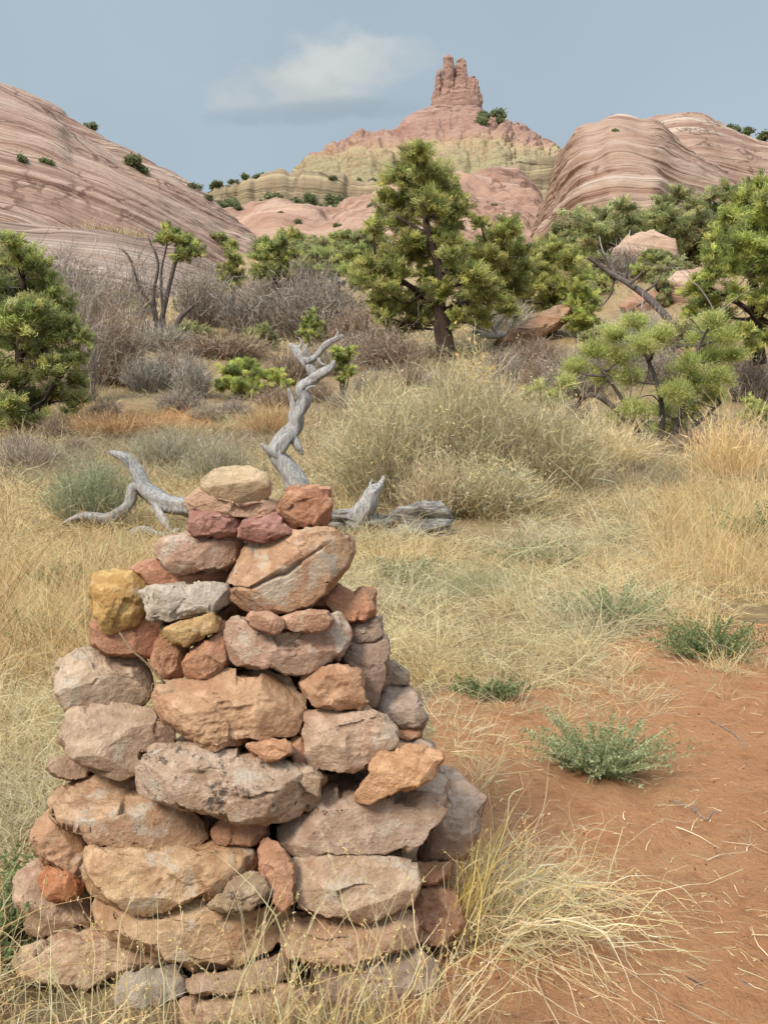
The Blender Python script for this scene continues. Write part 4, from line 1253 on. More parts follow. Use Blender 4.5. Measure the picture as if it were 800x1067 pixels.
tree('juniper', 'bright yellow green juniper at the right edge above the slope', 'juniper', 24, (790, 372),
     [[(792, 380, 7), (788, 350, 6), (786, 310, 5), (784, 270, 4), (786, 230, 3)], [(788, 330, 3), (760, 310, 2.5), (735, 300, 2)], [(790, 330, 3), (815, 300, 3), (840, 270, 2)]],
     [(790, 196, 16), (775, 208, 15), (802, 210, 18), (762, 226, 16), (785, 228, 19), (810, 235, 20), (752, 246, 15), (772, 252, 18), (796, 258, 20), (742, 264, 12), (760, 272, 16), (785, 282, 18), (812, 278, 22), (745, 285, 13), (838, 240, 24), (850, 280, 26), (722, 300, 13), (735, 314, 14), (765, 304, 13), (790, 312, 14), (720, 326, 11), (752, 330, 12), (820, 320, 20), (850, 330, 22), (790, 338, 12), (776, 346, 12), (798, 354, 12), (760, 348, 11), (812, 346, 14), (783, 360, 9), (870, 250, 24), (735, 290, 12)],
     BRI, 52000, .10, dense=.9, dead=50, seed=6)

tree('juniper', 'small bright green conical juniper in front of the red slab', 'juniper', 33, (606, 362),
     [[(606, 364, 3), (606, 330, 2), (606, 300, 1.2)]],
     [(607, 290, 7), (604, 300, 10), (612, 306, 10), (600, 314, 11), (614, 320, 11), (606, 328, 13), (598, 338, 10), (616, 336, 10), (608, 345, 10)], BRI, 9000, .11, dense=.7, seed=7)
tree('juniper', 'olive green juniper between the pinyon and the striped nose', 'juniper', 44, (572, 340),
     [[(572, 345, 4), (572, 310, 3), (570, 270, 2)]],
     [(560, 262, 13), (578, 258, 12), (595, 270, 14), (550, 278, 14), (572, 280, 16), (605, 286, 13), (558, 296, 16), (585, 298, 16), (545, 312, 13), (570, 314, 16), (598, 308, 12), (560, 328, 12), (582, 326, 12)], PIN, 16000, .17, dense=.7, seed=8)
for k, (base, cl, label, pal) in enumerate((
    ((645, 292), [(630, 224, 12), (648, 218, 12), (616, 236, 13), (636, 240, 15), (660, 232, 14), (612, 252, 12), (628, 258, 14), (652, 256, 15), (672, 248, 13), (640, 272, 11)], 'broad olive green pinyon in front of the striped nose', OLI),
    ((700, 290), [(690, 212, 12), (708, 204, 13), (680, 228, 13), (700, 226, 15), (722, 214, 13), (690, 246, 13), (714, 244, 15), (735, 232, 13), (705, 262, 12), (682, 262, 11)], 'olive green pinyon under the second striped lobe', OLI),
    ((748, 280), [(740, 206, 11), (756, 200, 12), (768, 212, 13), (744, 222, 13), (760, 230, 12), (736, 240, 11), (748, 250, 11)], 'dull green juniper left of the bright juniper at the right edge', OLI),
)):
    tree('pinyon_pine', label, 'pinyon pine', 57 + k * 2, base, [[(base[0], base[1] + 6, 3.5), (base[0], base[1] - 30, 2.5), (base[0] + 2, base[1] - 60, 1.5)]], cl, pal, 13000, .2, dense=.7, seed=20 + k)

tree('shrub', 'large yellow green open shrub with a bent bare branch on the right slope', 'shrub', 17, (676, 478),
     [[(676, 480, 4), (660, 450, 3), (640, 426, 3), (620, 412, 2.5), (606, 416, 2), (597, 430, 1.5)], [(680, 478, 4), (690, 440, 3), (684, 400, 2.2), (668, 360, 1.5)], [(684, 478, 4), (706, 440, 3), (716, 400, 2.2), (728, 360, 1.5), (745, 330, 1)], [(682, 470, 3), (720, 446, 2), (750, 420, 1.5)], [(676, 470, 3), (650, 420, 2), (626, 385, 1.2)]],
     [(640, 352, 15), (660, 338, 14), (620, 368, 16), (646, 374, 16), (670, 362, 15), (600, 385, 14), (628, 394, 16), (655, 396, 16), (688, 352, 14), (742, 338, 15), (756, 354, 14), (730, 356, 15), (762, 372, 13), (738, 376, 17), (716, 384, 16), (750, 394, 15), (728, 404, 17), (704, 412, 17), (742, 416, 15), (716, 430, 16), (690, 430, 14), (660, 430, 15), (640, 440, 12), (680, 452, 15), (704, 450, 15), (590, 400, 10)],
     SHB, 60000, .045, dense=1.2, dead=90, bark=M_GREYBARK, seed=11, lean_up=.7, spread=.6)

mids = [
    ('juniper', 'living green top on a grey half dead juniper left of centre', 'juniper', 38, (178, 372), [[(170, 372, 4), (168, 340, 3), (176, 300, 2.5), (184, 268, 2)], [(176, 372, 4), (186, 335, 3), (200, 320, 2)], [(166, 350, 3), (160, 310, 2), (165, 275, 1.4), (155, 248, .8)], [(160, 320, 2), (146, 300, 1.5), (136, 270, 1), (128, 260, .6)], [(172, 340, 2), (168, 290, 1.4), (174, 256, .8)]], [(176, 244, 10), (186, 250, 10), (198, 256, 10), (206, 262, 8), (190, 266, 9), (170, 250, 8)], JUN, 5000, .16, M_GREYBARK),
    ('juniper', 'slim pale green juniper left of centre below the dome foot', 'juniper', 45, (243, 320), [[(243, 322, 2.5), (242, 270, 1.5)]], [(243, 256, 7), (240, 266, 8), (247, 272, 8), (238, 282, 10), (248, 288, 10), (240, 298, 10), (232, 292, 7)], PIN, 5000, .18, None),
    ('juniper', 'dark round juniper below the pink mounds', 'juniper', 50, (286, 310), [[(286, 312, 3), (288, 270, 2)]], [(280, 258, 9), (294, 254, 9), (272, 268, 11), (290, 270, 12), (304, 264, 9), (278, 282, 11), (296, 284, 10), (268, 284, 8)], JUN, 7000, .2, None),
    ('juniper', 'green juniper thicket touching the left side of the pinyon crown', 'juniper', 52, (352, 310), [[(352, 312, 3), (352, 280, 2)]], [(330, 266, 9), (345, 270, 11), (362, 266, 10), (376, 262, 10), (322, 278, 10), (340, 284, 11), (360, 284, 12), (380, 280, 10), (350, 296, 9), (370, 298, 9), (388, 270, 9)], JUN, 9000, .2, None),
    ('juniper', 'pale green low juniper in the gap left of the dark thicket', 'juniper', 54, (318, 300), [[(318, 302, 2), (318, 280, 1.5)]], [(312, 272, 7), (320, 276, 8), (308, 282, 8), (318, 288, 8)], PIN, 3500, .2, None),
    ('shrub', 'bright yellow green low shrub on the sandy bank left of the dead snag', 'shrub', 25, (262, 424), [], [(240, 388, 11), (256, 384, 12), (272, 390, 12), (288, 396, 11), (232, 400, 10), (250, 402, 12), (268, 406, 11), (284, 408, 9), (300, 402, 8), (262, 412, 8)], BRI, 22000, .075, None),
    ('juniper', 'small dark green juniper in the grey brush behind the dead snag', 'juniper', 36, (326, 372), [[(326, 374, 2), (326, 340, 1.2)]], [(326, 326, 6), (322, 334, 8), (331, 338, 8), (319, 346, 8), (329, 350, 9), (324, 358, 8), (336, 350, 5)], JUN, 5500, .12, None),
    ('shrub', 'light green sprouting shrub just right of the dead snag tip', 'shrub', 24, (356, 402), [], [(350, 366, 7), (358, 374, 8), (366, 366, 6), (352, 382, 8), (364, 386, 7), (356, 394, 6)], BRI, 5000, .07, None),
    ('shrub', 'dark olive shrub beside the brown thicket left of centre', 'shrub', 34, (272, 378), [], [(264, 350, 9), (276, 346, 9), (284, 354, 8), (268, 362, 9), (280, 366, 8), (258, 360, 7)], OLI, 3800, .13, None),
    ('shrub', 'olive green brush at the foot of the grey half dead juniper', 'shrub', 36, (205, 352), [], [(196, 342, 8), (208, 344, 8), (218, 348, 6), (200, 350, 7), (190, 348, 6)], OLI, 2500, .14, None),
    ('shrub', 'green leafy shrub at the right end of the field below the juniper', 'shrub', 19, (786, 450), [], [(780, 420, 9), (790, 428, 10), (776, 436, 9), (794, 440, 9), (784, 445, 9), (800, 430, 10)], SHB, 3000, .06, None),
    ('shrub', 'grey green low shrub under the right juniper among pink rocks', 'shrub', 30, (735, 366), [], [(706, 345, 9), (722, 342, 9), (740, 346, 9), (715, 356, 9), (735, 358, 9), (755, 352, 9), (694, 352, 7)], OLI, 4500, .11, None),
    ('shrub', 'small green shrub left of the large yellow green open shrub', 'shrub', 22, (560, 432), [], [(548, 410, 9), (562, 404, 9), (574, 412, 9), (556, 420, 9), (570, 424, 8), (586, 418, 7)], SHB, 3500, .07, None),
    ('shrub', 'grey green brush below the small conical juniper', 'shrub', 30, (632, 372), [], [(612, 352, 8), (628, 346, 9), (644, 350, 9), (620, 362, 8), (638, 364, 8), (656, 358, 8)], OLI, 4000, .11, None),
    ('juniper', 'far green juniper clump at the foot of the striped nose', 'juniper', 66, (600, 262), [[(600, 268, 2), (600, 255, 1.5)]], [(590, 246, 8), (604, 240, 8), (616, 238, 8), (596, 254, 8), (610, 252, 9), (622, 248, 7)], OLI, 4000, .24, None),
]
for k, (nm, lb, ct, Y, base, trunk, cl, pal, n, leaf, bark) in enumerate(mids):
    tree(nm, lb, ct, Y, base, trunk, cl, pal, n, leaf, dense=.6, bark=bark, seed=40 + k, dead=25 if bark else 0, limb=True, limb_k=.02)


# ------------------------------------------------------------------ belt of junipers between the brush and the hills
def belt_proto(seed, pal):
    r = np.random.default_rng(seed)
    L = Leaves(); tb = Tubes()
    tb.add([[0, 0, -.5], [.05, 0, .8], [0, .05, 1.8]], [.14, .1, .05], 7, 4, .1)
    for k in range(13):
        h = r.uniform(.5, 2.5); q = 1.25 * np.sqrt(max(.05, 1 - ((h - 1.1) / 1.6) ** 2)) * np.sqrt(r.uniform(.1, 1)); a = r.uniform(0, 6.28)
        c = np.array([q * math.cos(a), q * math.sin(a), h])
        tb.add([[0, 0, h * .5], c * [.5, .5, .85], c], [.05, .035, .02], 5, 3)
        for j in range(8):
            s2 = c + r.normal(0, .26, 3)
            m = 75
            L.add(s2 + r.normal(0, .11, (m, 3)), rdir(m, .5), .2, .06, np.clip(pick(pal, 1, .1) * (1 + r.normal(0, .12, (m, 1))), .01, .8))
    e = empty('juniper', (0, 0, 0))
    tb.build('trunk', M_BARK, e); L.build('crown', M_LEAF, e)
    return e


_bp = [belt_proto(300 + k, p) for k, p in enumerate((JUN, OLI, PIN, OLI))]
_bu = set()


def belt_tree(px, py, hpx, Y, label, group):
    k = int(rng.integers(0, 4))
    B = P(px, py, Y)
    if k in _bu:
        o = _bp[k].copy(); COL.objects.link(o)
        for ch in _bp[k].children:
            c = ch.copy(); COL.objects.link(c); c.parent = o
    else:
        o = _bp[k]; _bu.add(k)
    o.location = (B[0], Y, tz(B[0], Y))
    sc = hpx * Y / FPX / 2.7
    o.scale = (sc * rng.uniform(.95, 1.4), sc * rng.uniform(.95, 1.4), sc)
    o.rotation_euler = (0, 0, rng.uniform(0, 6.28))
    tag(o, label, 'juniper', group)


for i in range(26):
    Y = rng.uniform(64, 98); px = rng.uniform(225, 400)
    belt_tree(px, 262, rng.uniform(22, 40) * 70 / Y, Y, 'green juniper in the dense belt left of the pinyon below the pink mounds', 'junipers in the belt left of the pinyon')
for i in range(16):
    Y = rng.uniform(52, 80); px = rng.uniform(480, 570)
    belt_tree(px, 262, rng.uniform(28, 44) * 60 / Y, Y, 'green juniper in the belt right of the pinyon under the striped nose', 'junipers in the belt right of the pinyon')
for i in range(22):
    Y = rng.uniform(60, 82); px = rng.uniform(590, 860)
    belt_tree(px, 240, rng.uniform(34, 62) * 65 / Y, Y, 'olive juniper in the belt along the foot of the striped domes', 'junipers along the foot of the striped domes')
for i in range(14):
    Y = rng.uniform(38, 50); px = rng.uniform(600, 780)
    belt_tree(px, 300, rng.uniform(18, 34), Y, 'small olive juniper scattered among the boulders of the right slope', 'small junipers on the right slope')
for i in range(9):
    Y = rng.uniform(44, 54); px = rng.uniform(20, 230)
    belt_tree(px, 300, rng.uniform(12, 24), Y, 'small juniper in the grey brush under the slickrock apron', 'small junipers under the slickrock apron')


# ------------------------------------------------------------------ bare brush: fans of fine twigs
def brush(name, label, cat, Y, px, base_py, wpx, hpx, n, cols, w=None, curl=.07, sub=3, lean=.5, group=None, seed=0, leaf=None, nleaf=0, leafsz=.03, tip=None, depth=.8, ground_y=None, arch=.25):
    if cols is LAV or cols is BRN: lean, n, curl = 1.0, n * 1.2, .11
    B = P(px, base_py, Y)
    z = tz(B[0], Y)
    base = np.array([B[0], Y, z])
    root = empty(name, base)
    tag(root, label, cat, group)
    rx = wpx / 2 * Y / FPX; h = P(px, base_py - hpx, Y)[2] - z
    h = max(h, .1)
    n = int(n)
    a = rng.uniform(0, 2 * np.pi, n); rr = np.sqrt(rng.uniform(0, 1, n))
    foot = base + np.stack([np.cos(a) * rr * rx * .45, np.sin(a) * rr * rx * .45 * depth, np.full(n, -.02)], -1)
    foot[:, 2] = terrain(foot[:, 0], foot[:, 1]) - .02
    tipx = np.cos(a) * rr * rx * rng.uniform(.75, 1.05, n); tipy = np.sin(a) * rr * rx * depth
    hh = h * np.sqrt(np.clip(1 - (rr * .92) ** 2, .05, 1)) * rng.uniform(.62, 1.05, n)
    end = base + np.stack([tipx, tipy, hh], -1)
    v = end - foot
    L = np.linalg.norm(v, axis=1)
    w = w or .0008 * Y
    bend = rng.normal(0, .12, (n, 3)); bend[:, 2] -= arch * rr
    v2 = v / L[:, None] - bend
    S_ = Blades(5)
    c = S_.add(foot, v2, np.linalg.norm(v2, axis=1) * L, bend / np.linalg.norm(v2, axis=1)[:, None], w, pick(cols, n), curl)
    tips = [c]
    for s in range(sub):
        m = n
        i = rng.integers(0, n, m); k = rng.integers(2, 6, m)
        r0 = c[i, k]
        dirn = (c[i, np.minimum(k + 1, 5)] - c[i, k - 1])
        dirn = dirn / (np.linalg.norm(dirn, axis=1, keepdims=True) + 1e-9) + rng.normal(0, lean, (m, 3)) + np.array([0, 0, .15])
        tips.append(S_.add(r0, dirn, L[i] * rng.uniform(.15, .42, m), rng.normal(0, .2, (m, 3)), w * .7, pick(cols, m), curl))
    S_.build('stems', M_TWIG, root)
    if leaf is not None and nleaf:
        al = np.vstack([t.reshape(-1, 3) if q else t[:, 2:].reshape(-1, 3) for q, t in enumerate(tips)])
        i = rng.integers(0, len(al), nleaf)
        pos = al[i] + rng.normal(0, leafsz * .8, (nleaf, 3))
        Lv = Leaves()
        Lv.add(pos, rdir(nleaf, .7), leafsz * rng.uniform(.7, 1.4, nleaf), leafsz * .3, pick(leaf, nleaf))
        Lv.build('foliage', M_LEAF, root)
    if tip is not None:
        Lv = Leaves()
        tt = np.vstack([t[:, -1] for t in tips])
        k = int(len(tt) * tip[1])
        i = rng.choice(len(tt), k, False)
        i = np.repeat(i, 3)
        Lv.add(tt[i] + rng.normal(0, leafsz, (len(i), 3)), rdir(len(i), .5), leafsz * 1.2, leafsz * .7, pick([tip[0]], len(i)))
        Lv.build('flower_heads', M_LEAF, root)['kind'] = 'stuff'
    return root


LAV = [C(156, 142, 130, 1.25), C(172, 158, 146, 1.25), C(136, 120, 106, 1.25), C(188, 174, 160, 1.25)]
BRN = [C(150, 126, 108, 1.4), C(170, 146, 124, 1.4), C(128, 104, 90, 1.4), C(184, 164, 140, 1.4)]
GRY = [C(164, 156, 142, 1.4), C(184, 176, 160, 1.4), C(148, 138, 126, 1.4)]
SAGE = [C(180, 170, 136, 1.45), C(166, 156, 124, 1.45), C(194, 182, 148, 1.45), C(156, 146, 118, 1.45)]
GK = 1.55
STRAW = [C(212, 190, 144, GK), C(222, 202, 158, GK), C(202, 178, 132, GK), C(190, 168, 128, GK), C(230, 212, 172, GK)]
GOLD = [C(212, 182, 132, GK), C(220, 190, 140, GK), C(204, 172, 122, GK), C(230, 206, 158, GK)]
PALE = [C(210, 194, 156, GK), C(198, 182, 144, GK), C(220, 208, 174, GK), C(186, 172, 138, GK)]

brushes = [
    ('leafless lavender grey brush right of the left edge juniper', 45, 98, 338, 84, 54, 300, LAV, 2),
    ('tall leafless grey shrub rising left of the half dead juniper', 38, 142, 372, 64, 130, 90, LAV, 3),
    ('lavender grey brush between the half dead juniper and the slim pale juniper', 42, 214, 350, 80, 74, 380, LAV, 3),
    ('wide lavender grey thicket behind the dead snag', 40, 330, 364, 120, 82, 800, LAV, 3),
    ('lavender grey brush under the slim pale juniper', 40, 262, 356, 80, 62, 380, LAV, 3),
    ('brown twiggy brush in front of the tall leafless grey shrub', 27, 118, 430, 80, 110, 620, BRN, 3),
    ('low grey twiggy bush on the sandy bank', 26, 152, 428, 62, 56, 420, GRY, 3),
    ('pale sage grey bush left of the bright yellow green low shrub', 25, 200, 424, 50, 48, 520, GRY, 3),
    ('dark brown matted thicket behind the bright yellow green low shrub', 32, 232, 394, 120, 44, 900, BRN, 3),
    ('grey leafless brush behind the large yellow green open shrub', 30, 660, 392, 90, 68, 520, GRY, 3),
    ('brown grey brush under the slanting red slab', 30, 540, 392, 90, 26, 500, BRN, 2),
    ('lavender grey twigs right of the large yellow green open shrub', 24, 780, 420, 60, 50, 320, LAV, 3),
    ('grey twigs behind the left edge juniper', 24, 84, 300, 40, 46, 120, LAV, 3),
    ('grey leafless brush between the two olive pinyons', 50, 660, 306, 110, 44, 500, LAV, 3),
    ('brown grey brush at the foot of the pinyon on its left', 30, 405, 384, 80, 40, 520, BRN, 3),
    ('brown brush on the bank right of the bright yellow green low shrub', 27, 305, 410, 70, 44, 420, BRN, 3),
    ('grey brush behind the low grey twiggy bush', 32, 170, 392, 80, 54, 520, GRY, 3),
    ('brown brush left under the pinyon between it and the thicket', 34, 372, 372, 70, 50, 520, BRN, 3),
    ('pale grey brush on the upper left under the slickrock apron', 50, 60, 306, 110, 40, 520, LAV, 3),
    ('lavender brush far back between the dark juniper and the thicket', 52, 300, 316, 110, 40, 620, LAV, 3),
    ('grey brush right of the pinyon below the olive green juniper', 40, 520, 352, 90, 40, 420, GRY, 3),
    ('brown grey brush on the right slope under the fallen snag', 32, 720, 384, 110, 54, 620, BRN, 3),
    ('grey lavender brush beside the large yellow green open shrub on its left', 24, 600, 418, 90, 56, 420, LAV, 3),
    ('dry brown brush right of the low dead log in front of the pinyon', 22, 500, 428, 90, 40, 420, BRN, 3),
    ('pale brown brush left of the tall leafless grey shrub', 34, 76, 390, 70, 60, 420, BRN, 3),
]
for k, (lb, Y, px, by, wp, hp, n, cols, sub) in enumerate(brushes):
    brush('brush', lb, 'brush', Y, px, by, wp, hp, n, cols, sub=sub, w=.00075 * Y, curl=.06)

# big greyish bush behind the cairn and its neighbours
TANL = [C(190, 178, 144, 1.45), C(202, 188, 152, 1.45), C(178, 168, 132, 1.45), C(164, 158, 126, 1.4)]
for lb, Y, px, by, wp, hp, n, nl in (
    ('big tan olive bush with yellowish tips just right of the dead snag', 11.8, 404, 526, 160, 112, 1300, 4200),
    ('tallest tan olive bush in the middle of the field below the pinyon', 12.3, 484, 522, 190, 142, 1500, 5200),
    ('tan olive bush at the right end of the big bushes', 12.2, 568, 520, 150, 104, 1200, 3600),
    ('low tan bush in front of the tallest bush', 10.9, 500, 540, 170, 62, 900, 2200)):
    brush('sagebrush', lb, 'bush', Y, px, by, wp, hp, n, SAGE + STRAW[:2], sub=3, w=.007, curl=.05, leaf=TANL, nleaf=int(nl * 1.7), leafsz=.027, tip=(C(222, 202, 150, 1.4), .05), arch=.28, lean=.7)
DARKG = [C(158, 134, 96, 1.2), C(142, 120, 88, 1.2), C(172, 148, 106, 1.2)]
brush('sagebrush', 'grey green bush wrapped round the left dead branches', 'bush', 10.0, 98, 546, 110, 66, 1000, [C(162, 162, 128, 1.4), C(146, 148, 114, 1.4), C(176, 174, 138, 1.4)], sub=2, w=.005, curl=.04, leaf=[C(166, 168, 132, 1.4), C(150, 152, 118, 1.4)], nleaf=5000, leafsz=.028)
brush('sagebrush', 'dusty grey bush between the left dead branch and the dead snag', 'bush', 12.5, 228, 505, 90, 48, 700, SAGE + GRY, sub=2, w=.006, curl=.05, leaf=[C(166, 158, 126, 1.4)], nleaf=1800, leafsz=.03)
brush('sagebrush', 'grey bush left of the dusty grey bush near the sandy band', 'bush', 14.5, 172, 484, 96, 36, 600, GRY + SAGE, sub=2, w=.006, curl=.05, leaf=[C(170, 162, 132, 1.4)], nleaf=1500, leafsz=.03)
brush('sagebrush', 'grey brown bush at the left edge under the juniper', 'bush', 14.5, 30, 492, 110, 36, 600, GRY + BRN, sub=2, w=.006, curl=.05)
brush('sagebrush', 'tan tangled dead bush under the right side of the big bush', 'bush', 10.6, 452, 536, 90, 62, 600, STRAW + BRN, sub=3, w=.005, curl=.09, arch=.4)
brush('sagebrush', 'tan rounded bush at the foot of the large yellow green open shrub', 'bush', 14.2, 628, 486, 130, 52, 900, STRAW, sub=3, w=.006, curl=.08, arch=.4)
brush('sagebrush', 'yellowish flowering stalks rising behind the big bush below the pinyon', 'bush', 15, 496, 450, 60, 76, 160, STRAW, sub=2, w=.008, curl=.03, leafsz=.05, tip=(C(226, 190, 120, 1.4), .5))
brush('sagebrush', 'tan dry bush on the bank between the dead snag and the pinyon', 'bush', 19, 398, 432, 90, 46, 600, STRAW + SAGE, sub=2, w=.008, curl=.06)
brush('sagebrush', 'straw coloured dry bush at the right edge of the field', 'bush', 13, 760, 480, 110, 52, 700, GOLD, sub=2, w=.007, curl=.07, arch=.4)
brush('sagebrush', 'orange brown dry bush at the left under the juniper crown', 'bush', 18, 120, 452, 130, 26, 800, [C(204, 166, 120, 1.2), C(190, 150, 108, 1.2), C(214, 178, 132, 1.2)], sub=2, w=.008, curl=.07, arch=.3)
brush('sagebrush', 'orange brown dry grass mound right of the bright yellow green low shrub', 'bush', 18, 285, 448, 90, 30, 500, [C(210, 172, 124, 1.2), C(196, 156, 110, 1.2), C(216, 182, 136, 1.2)], sub=2, w=.008, curl=.07, arch=.3)


# scrub between the field and the trees: three bushes and their copies
_sp = [brush('brush', 'x', 'brush', 24, 150, 425, 90, 46, 420, cc, sub=3, w=.016, curl=.1, lean=1.0) for cc in (BRN, GRY + BRN, LAV)]
_sn = 0
for px, py, sc in ((60, 455, .7), (20, 470, .6), (110, 440, .7), (190, 432, .7), (215, 440, .5), (245, 436, .6), (290, 425, .7), (330, 418, .7), (360, 425, .6), (390, 412, .7), (425, 402, .7), (455, 404, .6), (520, 398, .8), (560, 404, .8), (600, 440, .7), (640, 470, .6), (720, 470, .6), (770, 466, .7), (120, 400, 1), (180, 402, .9), (60, 420, .8), (340, 390, .9), (390, 380, 1), (620, 392, .9), (560, 380, 1), (690, 398, .9), (760, 396, 1), (310, 440, .5), (160, 452, .5), (80, 470, .5)):
    g = G(px, py); k = int(rng.integers(0, 3))
    if _sn < 3:
        o = _sp[_sn]; k = _sn
    else:
        o = _sp[k].copy(); COL.objects.link(o)
        for ch in _sp[k].children:
            c = ch.copy(); COL.objects.link(c); c.parent = o
    _sn += 1
    o.location = (g[0], g[1], tz(g[0], g[1]))
    f = sc * rng.uniform(.8, 1.2) * g[1] / 26
    o.scale = (f, f, f * rng.uniform(.7, 1.1)); o.rotation_euler = (0, 0, rng.uniform(0, 6.28))
    tag(o, 'twiggy bush in the scrub between the grass field and the trees', 'brush', 'twiggy bushes in the scrub')

# ------------------------------------------------------------------ little trees far off on the rock
def far_tree_mesh(seed):
    r = np.random.default_rng(seed)
    L = Leaves()
    for k in range(7):
        c = np.array([r.normal(0, .34), r.normal(0, .34), r.uniform(.3, .95)])
        m = 70
        L.add(c + r.normal(0, .2, (m, 3)), rdir(m, .4), .26, .16, pick([C(104, 110, 76, 2.0), C(118, 122, 86, 2.0), C(94, 100, 70, 1.9)], m))
    tb = Tubes(); tb.add([[0, 0, -.3], [0, 0, .5]], [.07, .04], 5, 2)
    V = np.vstack(L.V + [np.vstack(tb.V)])
    o = L.off
    F4 = np.vstack(L.F + [np.vstack(tb.F) + o]); F3 = np.vstack(tb.T) + o
    colr = np.vstack(L.C + [np.tile(C(90, 74, 62), (len(np.vstack(tb.V)), 1))])
    return V, F4, F3, colr


protos = []
for s in range(4):
    V, F4, F3, cl_ = far_tree_mesh(70 + s)
    o = mk('juniper', V, [F4, F3], M_LEAF, col=cl_)
    protos.append(o)
_used = set()


def far_tree(pos, h, label, group):
    k = int(rng.integers(0, 4))
    if k in _used:
        o = protos[k].copy(); COL.objects.link(o)
    else:
        o = protos[k]; _used.add(k)
    o.location = pos
    o.scale = (h * rng.uniform(.8, 1.25), h * rng.uniform(.8, 1.25), h * rng.uniform(.75, 1.1))
    o.rotation_euler = (0, 0, rng.uniform(0, 6.28))
    tag(o, label, 'juniper', group)


def on_hill(label, px, py, h_px, lab, group):
    V = HILLS[label][0]
    d = V - EYE
    dep = d @ FW
    x = CX + (d @ RT) / dep * FPX; y = CY - (d @ UP) / dep * FPX
    e = (x - px) ** 2 + (y - py) ** 2 + np.where(dep > 0, 0, 1e9)
    i = np.unravel_index(np.argmin(e), e.shape)
    far_tree(V[i] - [0, 0, .2], h_px * dep[i] / FPX, lab, group)


HL = {k.split()[0] + k.split()[1]: k for k in HILLS}
mesa = [k for k in HILLS if 'mesa' in k][0]; mounds = [k for k in HILLS if 'mounds' in k][0]
painted = [k for k in HILLS if 'eroded' in k][0]; ldome = [k for k in HILLS if 'upper left' in k][0]
nose = [k for k in HILLS if 'striped sandstone nose' in k][0]; lobe = [k for k in HILLS if 'second' in k][0]
for i in range(24):
    far_ = rng.uniform(218, 395)
    on_hill(mesa, far_, np.interp(far_, [218, 250, 330, 395], [194, 187, 185, 192]), rng.uniform(3.5, 7), 'small dark juniper on the rim of the pale mesa', 'junipers on the mesa rim')
for i in range(70):
    px = rng.uniform(232, 375)
    on_hill(mesa, px, rng.normal(220, 6), rng.uniform(6, 12), 'green juniper in the belt below the mesa cliff', 'junipers in the belt below the mesa')
for i in range(60):
    px = rng.uniform(492, 590)
    on_hill(mesa, px, rng.uniform(176, 222) + max(0, (540 - px)) * .25, rng.uniform(4, 10), 'green juniper on the pale slope right of the pinyon crown', 'junipers on the pale slope')
for i in range(34):
    on_hill(mounds, rng.uniform(225, 400) if i % 3 else rng.uniform(480, 560), rng.uniform(212, 268), rng.uniform(3, 9), 'lone juniper on the pink slickrock mounds', 'junipers on the pink mounds')
for i, (px, py, h) in enumerate(((340, 246, 9), (370, 250, 9), (306, 238, 8), (352, 236, 6), (330, 258, 8), (282, 244, 6), (505, 228, 6), (530, 222, 7), (392, 240, 7), (265, 252, 7), (500, 205, 7), (545, 214, 8))):
    on_hill(mounds, px, py, h, 'lone juniper on the pink slickrock mounds', 'junipers on the pink mounds')
for i in range(9):
    on_hill(painted, rng.uniform(498, 526), rng.uniform(120, 131), rng.uniform(6, 9), 'dark juniper huddled right of the rock spire', 'junipers beside the spire')
for px, py, h, lb in ((94, 134, 9, 'dark bush on the crest of the left dome'), (136, 174, 13, 'larger dark bush on the upper slope of the left dome'), (148, 180, 9, 'small bush beside the larger dark bush on the left dome'),
                      (24, 168, 8, 'leftmost grey green bush on the left dome face'), (48, 170, 8, 'second grey green bush on the left dome face'), (200, 196, 9, 'olive bush on the lower crest of the left dome'), (216, 208, 7, 'olive bush near the end of the left dome crest')):
    on_hill(ldome, px, py, h, lb, None)
for px, py, h, lb in ((636, 127, 6, 'dark bush on top of the striped nose'), (642, 136, 5, 'dark bush just below the top of the striped nose')):
    on_hill(nose, px, py, h, lb, None)
for px, py, h, lb in ((760, 134, 7, 'bush on the crest of the second lobe'), (778, 139, 8, 'round bush further right on the second lobe crest'), (795, 136, 11, 'large bush on the second lobe crest at the photo edge'), (768, 137, 6, 'small bush between two others on the second lobe crest')):
    on_hill(lobe, px, py, h, lb, None)

# dry grass on the ledge above the pale apron
V = HILLS[[k for k in HILLS if 'apron' in k][0]][0]
d_ = V - EYE; dep_ = d_ @ FW
sx_ = CX + (d_ @ RT) / dep_ * FPX
cand = np.argwhere((sx_ > -40) & (sx_ < 150))
cand = cand[(cand[:, 0] > 104) & (cand[:, 0] < 134)]
i_ = cand[rng.integers(0, len(cand), 5000)]
pp_ = V[i_[:, 0], i_[:, 1]] + rng.normal(0, .25, (5000, 3)) * np.array([1, 1, .1])
B = Blades(3)
B.add(pp_, rdir(5000, 1.4), rng.uniform(.25, .7, 5000), rng.normal(0, .2, (5000, 3)), .05, pick(STRAW + DARKG, 5000), .05)
o = B.build('dry_grass', M_GRASS)
tag(o, 'dry tan grass growing on the ledge at the foot of the left dome', 'grass', kind='stuff')

# ================================================================== GRASS
def in_cairn(x, y, k=1.0):
    return ((x - CAIRN_X) / (0.60 * k)) ** 2 + ((y - CAIRN_Y) / (0.56 * k)) ** 2 < 1


def project(x, y, z):
    d = np.stack([x, y, z], -1) - EYE
    dep = d @ FW
    return CX + (d @ RT) / dep * FPX, CY - (d @ UP) / dep * FPX


